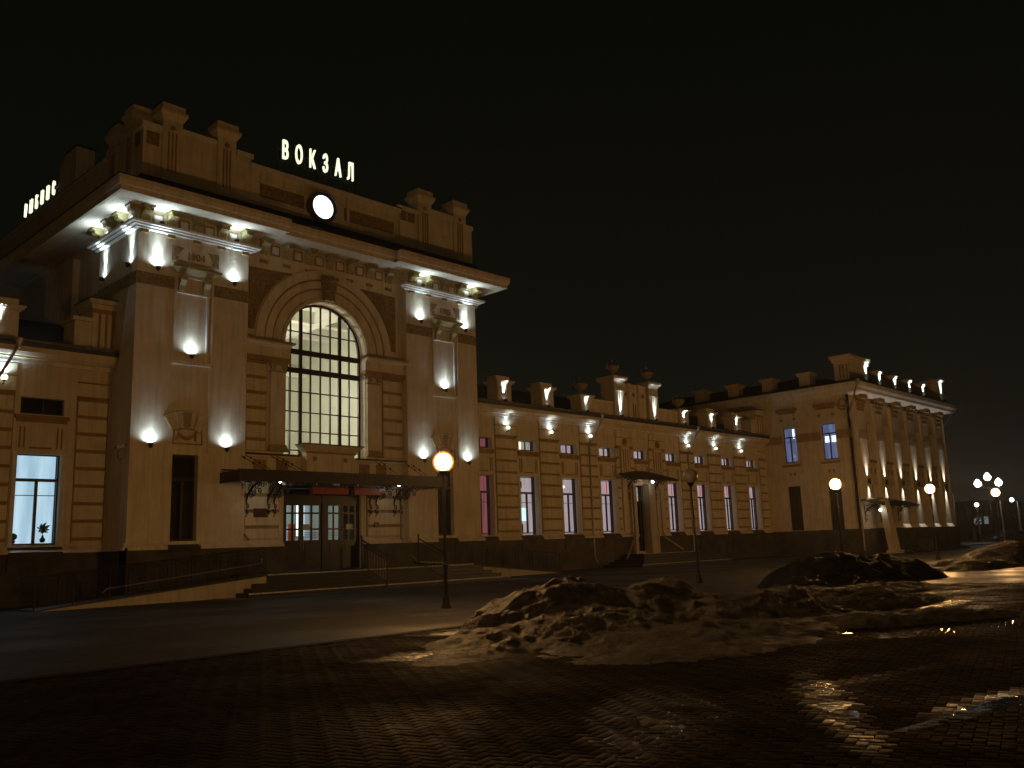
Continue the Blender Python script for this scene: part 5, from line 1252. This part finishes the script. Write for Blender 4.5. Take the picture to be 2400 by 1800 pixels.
t = empty('canopy_lamp', (53.0, 37.0, 5.78), 'bright bulb hanging under the small canopy of the long wing', 'lamp')
mb = MB(); mb.sphere((0, 0, 0), .085, 12, 8); mb.build('bulb', MATS['bright bulb'], t, rel=True, smooth=True)
mb = MB(); mb.lathe([(.02, .2), (.09, .07)], (0, 0, 0), 10, cap=False); mb.build('shade', IRON, t, rel=True)
light('POINT', 'lamp_light', (53.0, 37.0, 5.62), t, 1.6, (.95, 1.0, .88), .08)
small_canopy(71.5, 80.6, Y3, 3.95, 1.5, 'long dark iron canopy over the door of the far pavilion', (72.5, 75.6, 79.4), 2.6)
t = empty('canopy_lamp', (72.7, 28.9, 3.45), 'small bright lamp under the far pavilion canopy', 'lamp')
mb = MB(); mb.sphere((0, 0, 0), .10, 12, 8); mb.build('bulb', MATS['bright bulb'], t, rel=True, smooth=True); mb = MB(); mb.tube([(0, 0, .08), (0, .0, .85)], .015, 5); mb.build('stem', IRON, t, rel=True)
mb = MB(); mb.taper((73.3, 74.6, 28.3, 28.8), (73.0, 73.9, 28.6, 29.1), 0, 4.3); mb.box(73.15, 74.75, 28.15, 28.95, 0, .25)
tag(mb.build('canopy_pier', RAMPW, None), 'pale plastered pier standing under the near end of the far canopy', 'pier')

# --- urns
nmu = [(47.12, 'squat stone urn on the parapet block left of the tall pylons', 12.0), (50.9, 'stone urn on the nearer tall pylon, highest of the four', 13.34), (55.1, 'stone urn on the farther tall pylon', 13.34), (59.12, 'last stone urn, on the block right of the tall pylons', 12.0)]
UR = mat('weathered stone urn', (.26, .21, .15), .85, .2, 6, bump=.4)
up = None
for x, l, z in nmu:
    z = z if z > 13 else 11.62
    t = empty('parapet_urn', (x, Y2+.45, z), l, 'urn', 'stone urns on the wing parapet')
    if up is None:
        mb = MB(); mb.box(-.3, .3, -.3, .3, 0, .1); mb.lathe([(.24, .1), (.15, .16), (.11, .26), (.16, .34), (.42, .52), (.54, .74), (.56, .82), (.50, .84)], (0, 0, 0), 18)
        bw = mb.build('bowl', UR, t, rel=True, smooth=False)
        mb = MB(); mb.lathe([(.48, .84), (.40, .90), (.22, 1.0), (.09, 1.05), (.06, 1.12), (.12, 1.2), (.10, 1.28), (.03, 1.36)], (0, 0, 0), 16); ld = mb.build('lid', UR, t, rel=True)
        mb = MB()
        for sx in (-1, 1): mb.tube([(sx*.38, 0, .52), (sx*.60, 0, .66), (sx*.68, 0, .86), (sx*.60, 0, 1.0), (sx*.52, 0, .92)], .05, 6)
        hd = mb.build('handle', UR, t, rel=True); up = (bw, ld, hd)
    else:
        for q in up: c = q.copy(); COL.objects.link(c); c.parent = t

# --- surveillance camera, cable loop
t = empty('security_camera', (XL-.1, 36.25, 6.15), 'white security camera with a cable loop on the near corner of the main pavilion', 'camera')
mb = MB(); mb.box(-.34, -.04, -.09, .05, -.02, .10); mb.v = [(x, y, z+x*.25) for x, y, z in mb.v]; mb.build('camera_body', mat('off white plastic', (.45, .43, .40), .5, .05), t, rel=True)
mb = MB(); mb.lathe([(.03, 0), (.05, .02), (.05, .05)], (-.36, -.02, -.10), 8); mb.build('lens', IRON, t, rel=True)
mb = MB(); mb.tube([(-.06, 0, 0), (.08, 0, .1)], .025, 6); mb.build('arm', IRON, t, rel=True)
mb = MB(); mb.tube([(-.05, -.05, 0)]+[(-.14+.16*math.sin(a), -.05, -.32-.22*math.cos(a+.2)) for a in np.linspace(2.4, -3.4, 16)], .012, 5); mb.build('cable', IRON, t, rel=True)

# --- plants on the sill of the bright window
t = empty('potted_plant', (12.98, Y2+.48, 2.42), 'small leafy plant in a vase on the sill of the bright window', 'plant')
mb = MB(); mb.lathe([(.06, 0), (.10, .06), (.11, .12), (.04, .22), (.045, .28)], (0, 0, 0), 12); mb.build('vase', IRON, t, rel=True)
mb = MB(); rr = random.Random(4)
for k in range(46):
    a, e_ = rr.uniform(0, 6.28), rr.uniform(-.4, 1.5); L_ = rr.uniform(.16, .30); c0 = Vector((rr.uniform(-.10, .10), rr.uniform(-.05, .05), .50+rr.uniform(-.1, .16)))
    d_ = Vector((math.cos(a)*math.cos(e_), .4*math.sin(a)*math.cos(e_), math.sin(e_))); s_ = d_.cross(Vector((0, 1, .2))).normalized()*.032
    mb.add([c0, c0+d_*L_*.5+s_, c0+d_*L_, c0+d_*L_*.5-s_], [(0, 1, 2, 3)])
mb.tube([(0, 0, .25), (0, 0, .5)], .015, 5); mb.build('foliage', LEAF, t, rel=True)
t = empty('potted_plant', (11.92, Y2+.48, 2.40), 'small round potted plant in the left corner of the bright window', 'plant')
mb = MB(); mb.lathe([(.05, 0), (.08, .12)], (0, 0, 0), 10); mb.build('pot', IRON, t, rel=True)
mb = MB(); mb.sphere((0, 0, .26), .13, 8, 6); mb.v = [(x+rr.uniform(-.02, .02), y, z+rr.uniform(-.02, .02)) for x, y, z in mb.v]; mb.build('foliage', LEAF, t, rel=True)

# --- steps, ramps, railings at the main entrance
t = empty('entrance_steps', (25.1, 32, 0), 'dark granite steps and landing before the main entrance', 'steps')
for k in range(5):
    mb = MB(); xa, xb = 18.4+.34*k, 33.0-.3*k; y0 = 32.0+.35*k; z = .165*(k+1)
    mb.box(xa, xb, y0, Y1-.13 if True else 0, z-.165+.002*(k > 0), z)
    s_ = mb.build('step', GRANITE, t)
    if k in (0, 4):
        mb = MB(); mb.box(xa+.3*(k == 4), xb-.02, y0-.008, y0+.06, z-.045, z+.006); mb.build('white_nosing', EDGE, s_)
mb = MB(); mb.box(XB1+.1, XB2-.1, Y1-.135, YC+.2, 0, .83); mb.build('threshold', GRANITE, t)
def railing(parent, p0, p1, h, n, name='railing', mid=True, r=.022, spacing=.13):
    mb = MB(); p0, p1 = Vector(p0), Vector(p1); L_ = (p1-p0).length
    up_ = Vector((0, 0, 1))
    mb.tube([p0+up_*h, p1+up_*h], r, 6); mb.tube([p0+up_*.12, p1+up_*.12], r*.7, 5)
    for i in range(n+1): q = p0.lerp(p1, i/n); mb.tube([q, q+up_*(h+.02)], r*1.1, 6)
    m_ = max(1, int(L_/spacing))
    for i in range(m_): q = p0.lerp(p1, (i+.5)/m_); mb.tube([q+up_*.12, q+up_*h*.86], .009, 4)
    mb.tube([p0+up_*h*.86, p1+up_*h*.86], r*.6, 5)
    return mb
def ramp(name, x_lo, x_hi, y0, y1, ztop, label, lightrail):
    t = empty(name, ((x_lo+x_hi)/2, y0, 0), label, 'ramp')
    mb = MB(); mb.prism([(x_lo, 0), (x_hi, 0), (x_hi, ztop-.05), (x_lo, .004)] if x_hi > x_lo else [(x_hi, 0), (x_lo, 0), (x_lo, .004), (x_hi, ztop-.05)], 'y', y0, y1); mb.build('ramp_wall', RAMPW, t)
    mb = MB(); mb.prism([(x_lo, .004), (x_hi, ztop-.05), (x_hi, ztop), (x_lo, .05)] if x_hi > x_lo else [(x_hi, ztop-.05), (x_lo, .004), (x_lo, .05), (x_hi, ztop)], 'y', y0-.06, y1+.02); mb.build('ramp_deck', GRANITE, t)
    for y in (y0+.05, y1-.05):
        railing(t, (x_lo, y, 0.02), (x_hi, y, ztop-.02), 1.08, 7, spacing=.16).build('ramp_railing', IRON, t)
    if lightrail:
        a = .26; P0 = Vector((x_lo, y0+.0, 0)).lerp(Vector((x_hi, y0+.0, ztop)), a); P1 = Vector((x_lo, y0, 0)).lerp(Vector((x_hi, y0, ztop)), .97)
        mb = MB(); mb.tube([P0+Vector((-.05, 0, .28)), P0+Vector((.12, 0, .42)), P1+Vector((-.1, 0, .47)), P1+Vector((.05, 0, .53)), P1+Vector((.03, 0, .68))], .022, 6); mb.build('handrail', mat('dull steel handrail', (.30, .29, .28), .4, .15, 6, metal=.6), t)
    return t
ramp('wheelchair_ramp', 11.0, 19.75, 33.0, 34.5, .83, 'long low ramp with cream side wall and dark railings left of the steps', True)
ramp('wheelchair_ramp', 40.2, 32.0, 34.9, 36.3, .83, 'low ramp with dark railings right of the steps, along the far bay', False)
for i, x in enumerate((25.12, 28.5)):
    l = ['dark iron stair railing right of the doors, with white uprights', 'dark iron stair railing right of the entrance, behind the street lamp'][i]
    t = empty('stair_railing', (x, 33, 0), l, 'railing', 'stair railings of the main entrance')
    mb = MB(); z1 = .83
    mb.tube([(x, 33.8, z1+1.32), (x, 31.95, 1.42)], .032, 6); mb.tube([(x, 33.8, z1+.2), (x, 31.95, .25)], .022, 6); mb.tube([(x, 33.8, z1+1.12), (x, 31.95, 1.22)], .02, 6)
    for (y, z) in ((33.8, z1), (31.95, 0)): mb.tube([(x, y, z), (x, y, z+1.45)], .035, 6); mb.sphere((x, y, z+1.48), .05, 8, 6)
    mb.build('rail', IRON, t)
    mb = MB()
    for k in range(9):
        y = 33.65-k*.2; zb = z1 if y > 33.8 else z1-(33.8-y)/1.85*z1; mb.tube([(x, y, zb+.2), (x, y, zb+1.1)], .011, 4)
    mb.build('balusters', PIPE if i == 0 else IRON, t)
t = empty('side_steps', (54, 35.5, 0), 'low dark steps with white edges before the side door of the wing', 'steps')
for k, (a, b, y0, z) in enumerate(((47.9, 59.0, 34.6, .16), (48.6, 58.4, 35.0, .32), (49.2, 57.9, 35.4, .48), (49.8, 57.5, 35.8, .64), (50.3, 57.2, 36.2, .80))):
    mb = MB(); mb.box(a, b, y0, Y2-.1, z-.16+.002*(k > 0), z); s_ = mb.build('step', GRANITE, t)
    if k in (0, 4): mb = MB(); mb.box(a, b, y0-.006, y0+.05, z-.02, z+.006); mb.build('white_nosing', EDGE, s_)
mb = MB(); mb.prism([(78.9, 0), (88.5, 0), (79.5, 1.05), (78.9, 1.05)], 'y', 27.2, 28.4)
tag(mb.build('cellar_ramp', GRANITE, None), 'dark wedge-shaped stair cheek before the far pavilion', 'ramp')
mb = MB(); mb.box(75.5, 79.5, 27.6, Y3-.2, 0, .16); mb.box(76, 79, 28.2, Y3-.2, .162, .32)
tag(mb.build('far_steps', GRANITE, None), 'low grey doorsteps under the far pavilion canopy', 'steps')

# --- street lamps of the forecourt
def street_lamp(x, y, lit, label, lean=(0, 0)):
    t = empty('street_lamp', (x, y, 0), label, 'street lamp', 'globe street lamps along the forecourt')
    mb = MB(); mb.lathe([(.145, 0), (.145, .05), (.12, .10), (.10, .25), (.085, .32), (.07, .34)], (0, 0, 0), 14); mb.build('base', IRON, t, rel=True)
    mb = MB(); mb.lathe([(.062, .33), (.056, 1.1), (.070, 1.12), (.070, 1.18), (.046, 1.22), (.036, 3.6)], (0, 0, 0), 12); mb.build('pole', IRON, t, rel=True)
    mb = MB(); mb.lathe([(.036, 3.6), (.07, 3.65), (.12, 3.72), (.15, 3.77)], (0, 0, 0), 14); mb.build('collar', IRON, t, rel=True)
    if lit:
        mb = MB(); mb.sphere((0, 0, 4.03), .305, 24, 16); g_ = mb.build('globe', SHELLO, t, rel=True, smooth=True)
        mb = MB(); mb.sphere((0, 0, 4.03), .235, 24, 16); mb.build('burner', GLOBEO, g_, rel=True, smooth=True)
    else: mb = MB(); mb.sphere((0, 0, 4.03), .29, 24, 16); mb.build('globe', GLOBEG, t, rel=True, smooth=True)
    t.rotation_euler = (lean[0], lean[1], 0)
    return t
street_lamp(16.9, 18.9, True, 'lit orange globe lamp before the main entrance, largest in view')
street_lamp(29.7, 18.9, False, 'unlit grey globe lamp before the side door of the long wing', (0, -.03))
street_lamp(42.4, 18.9, True, 'lit orange globe lamp behind the rounded snow heap')
street_lamp(54.3, 18.6, True, 'lit orange globe lamp before the front of the far pavilion')
street_lamp(66.3, 18.5, True, 'lit orange globe lamp farthest right, beside the three-headed lamp')
# added lamp out of view, carrying the row on to light the left wing
street_lamp(-9.4, 18.9, True, 'added unseen globe lamp lighting the left wing, outside the left edge')

street_lamp(-6.5, -4.5, True, 'added unseen fill lamp left of the viewpoint, outside the frame')  # added out of view as fill for the front of the snow
street_lamp(9.5, -9.0, True, 'added unseen fill lamp behind the viewpoint, outside the frame')  # added behind the camera as fill for snow and paving

# --- far side of the square
def far_lamp3(x, y):
    t = empty('three_headed_lamp', (x, y, 0), 'tall lamp post with three glowing teardrop heads beyond the station', 'street lamp')
    mb = MB(); mb.lathe([(.5, 0), (.5, .4), (.22, .7), (.16, 1.2), (.09, 7.2)], (0, 0, 0), 10)
    dx_, dy_ = .27, -.24   # unit across the view times offset
    for s_ in (-1, 1): mb.tube([(0, 0, 6.9), (s_*.6*.27*2.4, -s_*.6*.96*1.5*.55, 7.1), (s_*.35, -s_*1.15, 7.55)], .05, 6)
    mb.build('post', IRON, t, rel=True)
    W = mat('white lamp head', (.8, .8, .8), .4, 0, emit=(1, .97, .97), estr=26)
    for (a, b, z) in ((0, 0, 8.55), (-.33, 1.2, 7.75), (.33, -1.2, 7.75)):
        mb = MB(); mb.lathe([(.12, -.45), (.34, -.30), (.44, -.05), (.40, .12), (.22, .38), (.05, .55)], (a, b, z), 14); mb.build('lamp_head', W, t, rel=True, smooth=True)
    return t
far_lamp3(131.3, 37.4)
def far_pole(x, y, h, col, estr, label, arm=0, r=.09, bright=True):
    t = empty('distant_lamp', (x, y, 0), label, 'street lamp', 'thin lamp posts far beyond the station')
    mb = MB(); mb.lathe([(r*1.6, 0), (r*1.2, .5), (r, h)], (0, 0, 0), 8)
    if arm: mb.tube([(0, 0, h-.05), (-arm*.2, arm*.9, h+.2)], .05, 5)
    mb.build('post', PIPE, t, rel=True)
    if estr:
        mb = MB(); mb.sphere((-arm*.2, arm*.9, h+.22), .26, 10, 8); mb.build('lamp_head', mat('distant lamp %.1f' % col[2], (.8,)*3, .4, 0, emit=col, estr=estr), t, rel=True, smooth=True)
    return t
far_pole(130.4, 38.9, 4.7, (.8, 1.0, .8), 14, 'small greenish white lamp left of the three-headed lamp')
far_pole(134.2, 34.9, 5.2, (.85, .95, 1.0), 14, 'small white lamp on a curved post at the right edge', .7)
far_pole(128.2, 41.1, 6.5, (1, 1, 1), 0, 'pale bare post close to the corner of the far pavilion')
far_pole(132.7, 36.6, 5.4, (1, 1, 1), 0, 'pale bare post right of the three-headed lamp')
# dark hedge, low bank, distant block and trees
mb = MB(); rr = random.Random(8)
for k in range(2600):
    x = rr.uniform(105, 190); y = 14+(x-105)*.42+rr.uniform(-3, 3)+8; z = rr.uniform(0, 1.0); s_ = rr.uniform(.15, .4)
    a = rr.uniform(0, 6.28); mb.add([(x-s_*math.cos(a), y-s_*math.sin(a), z), (x+s_*math.cos(a), y+s_*math.sin(a), z), (x+rr.uniform(-.1, .1), y, z+s_*1.2)], [(0, 1, 2)])
tag(mb.build('hedge', mat('dark hedge leaf', (.02, .025, .015), .8, .2, 3), None), 'low dark hedge across the far side of the square', 'hedge', kind='stuff')
mb = MB(); mb.box(170, 215, 92, 104, 0, 7.5); mb.box(169.6, 215.4, 91.6, 104.4, 7.5, 8.0)
t = tag(empty('distant_building', (190, 92, 0), 'low dark building with a few lit windows beyond the far lamps', 'building'))
mb2 = MB(); mb2.box(176, 214, 50, 60, 0, 6.2); mb2.box(175.6, 214.4, 49.6, 60.4, 6.2, 6.8); mb2.build('wall', mat('blue grey far wall', (.05, .06, .075), .9, .2, .3), t)
for k, (yy, zz) in enumerate(((51.2, 3.2), (52.4, 3.2), (53.2, 3.0))):
    mb = MB(); mb.box(175.9, 175.99, yy-.35, yy+.35, zz-.6, zz+.7); mb.build('lit_window', mat('far lit window', (.3, .3, .3), .6, 0, emit=(.45, .52, .5), estr=.22), t)
def bare_tree(x, y, h, label, seed):
    rr = random.Random(seed); t = empty('bare_tree', (x, y, 0), label, 'tree', 'dark trees far across the square')
    tr = MB(); tr.tube([(0, 0, 0), (.1, 0, h*.3), (0, .1, h*.55)], [.28, .2, .12], 7); tr.build('trunk', mat('dark bark', (.02, .018, .015), .9, .2), t, rel=True)
    cr_ = MB()
    for k in range(30):
        a = rr.uniform(0, 6.28); z0 = h*rr.uniform(.25, .6); L_ = h*rr.uniform(.18, .42); e_ = rr.uniform(.4, 1.3)
        p = Vector((0, 0, z0)); d_ = Vector((math.cos(a)*math.cos(e_), math.sin(a)*math.cos(e_), math.sin(e_))); q = p+d_*L_; cr_.tube([p, p.lerp(q, .5)+Vector((0, 0, .1)), q], [.07, .045, .02], 4)
        for j in range(5):
            s0 = p.lerp(q, rr.uniform(.3, 1)); dd = (d_+Vector((rr.uniform(-.7, .7), rr.uniform(-.7, .7), rr.uniform(-.1, .6)))).normalized(); cr_.tube([s0, s0+dd*L_*.4], [.03, .012], 3)
    cr_.build('crown', MATS['dark bark'], t, rel=True); return t
for k, (x, y, h, l) in enumerate(((138, 42, 7, 'thin bare tree left of the three-headed lamp'), (147, 38.5, 6, 'short bare tree at the right edge beyond the lamps'), (128, 44.5, 6.5, 'bare tree by the corner of the far pavilion'))): bare_tree(x, y, h, l, k)
mb = MB(); mb.prism([(0, 0), (1.2, 0), (1.2, 1.1), (.9, 1.6), (.3, 1.6), (0, 1.1)], 'x', 131.5, 133.0); mb.v = [(x+6, y+34.8, z) for x, y, z in mb.v]
tag(mb.build('kiosk', IRON, None), 'small dark hut beside the distant posts', 'kiosk')
mb = MB(); mb.box(96, 150, 31.5, 32.0, -.02, .10); tag(mb.build('kerb', EDGE, None), kind='structure')

# --- damp night air over the whole square
mb = MB(); mb.box(-290, 890, -190, 690, -1.2, 26)
hz_ = mb.build('haze', bpy.data.materials.new('night haze'), None); hm = hz_.data.materials[0]; hm.use_nodes = True; ht = hm.node_tree; ht.nodes.clear()
ho = ht.nodes.new('ShaderNodeOutputMaterial'); pv = ht.nodes.new('ShaderNodeVolumePrincipled'); pv.inputs['Color'].default_value = (.85, .88, .9, 1); pv.inputs['Density'].default_value = HAZE; pv.inputs['Anisotropy'].default_value = .5
ht.links.new(pv.outputs[0], ho.inputs['Volume']); tag(hz_, kind='stuff')
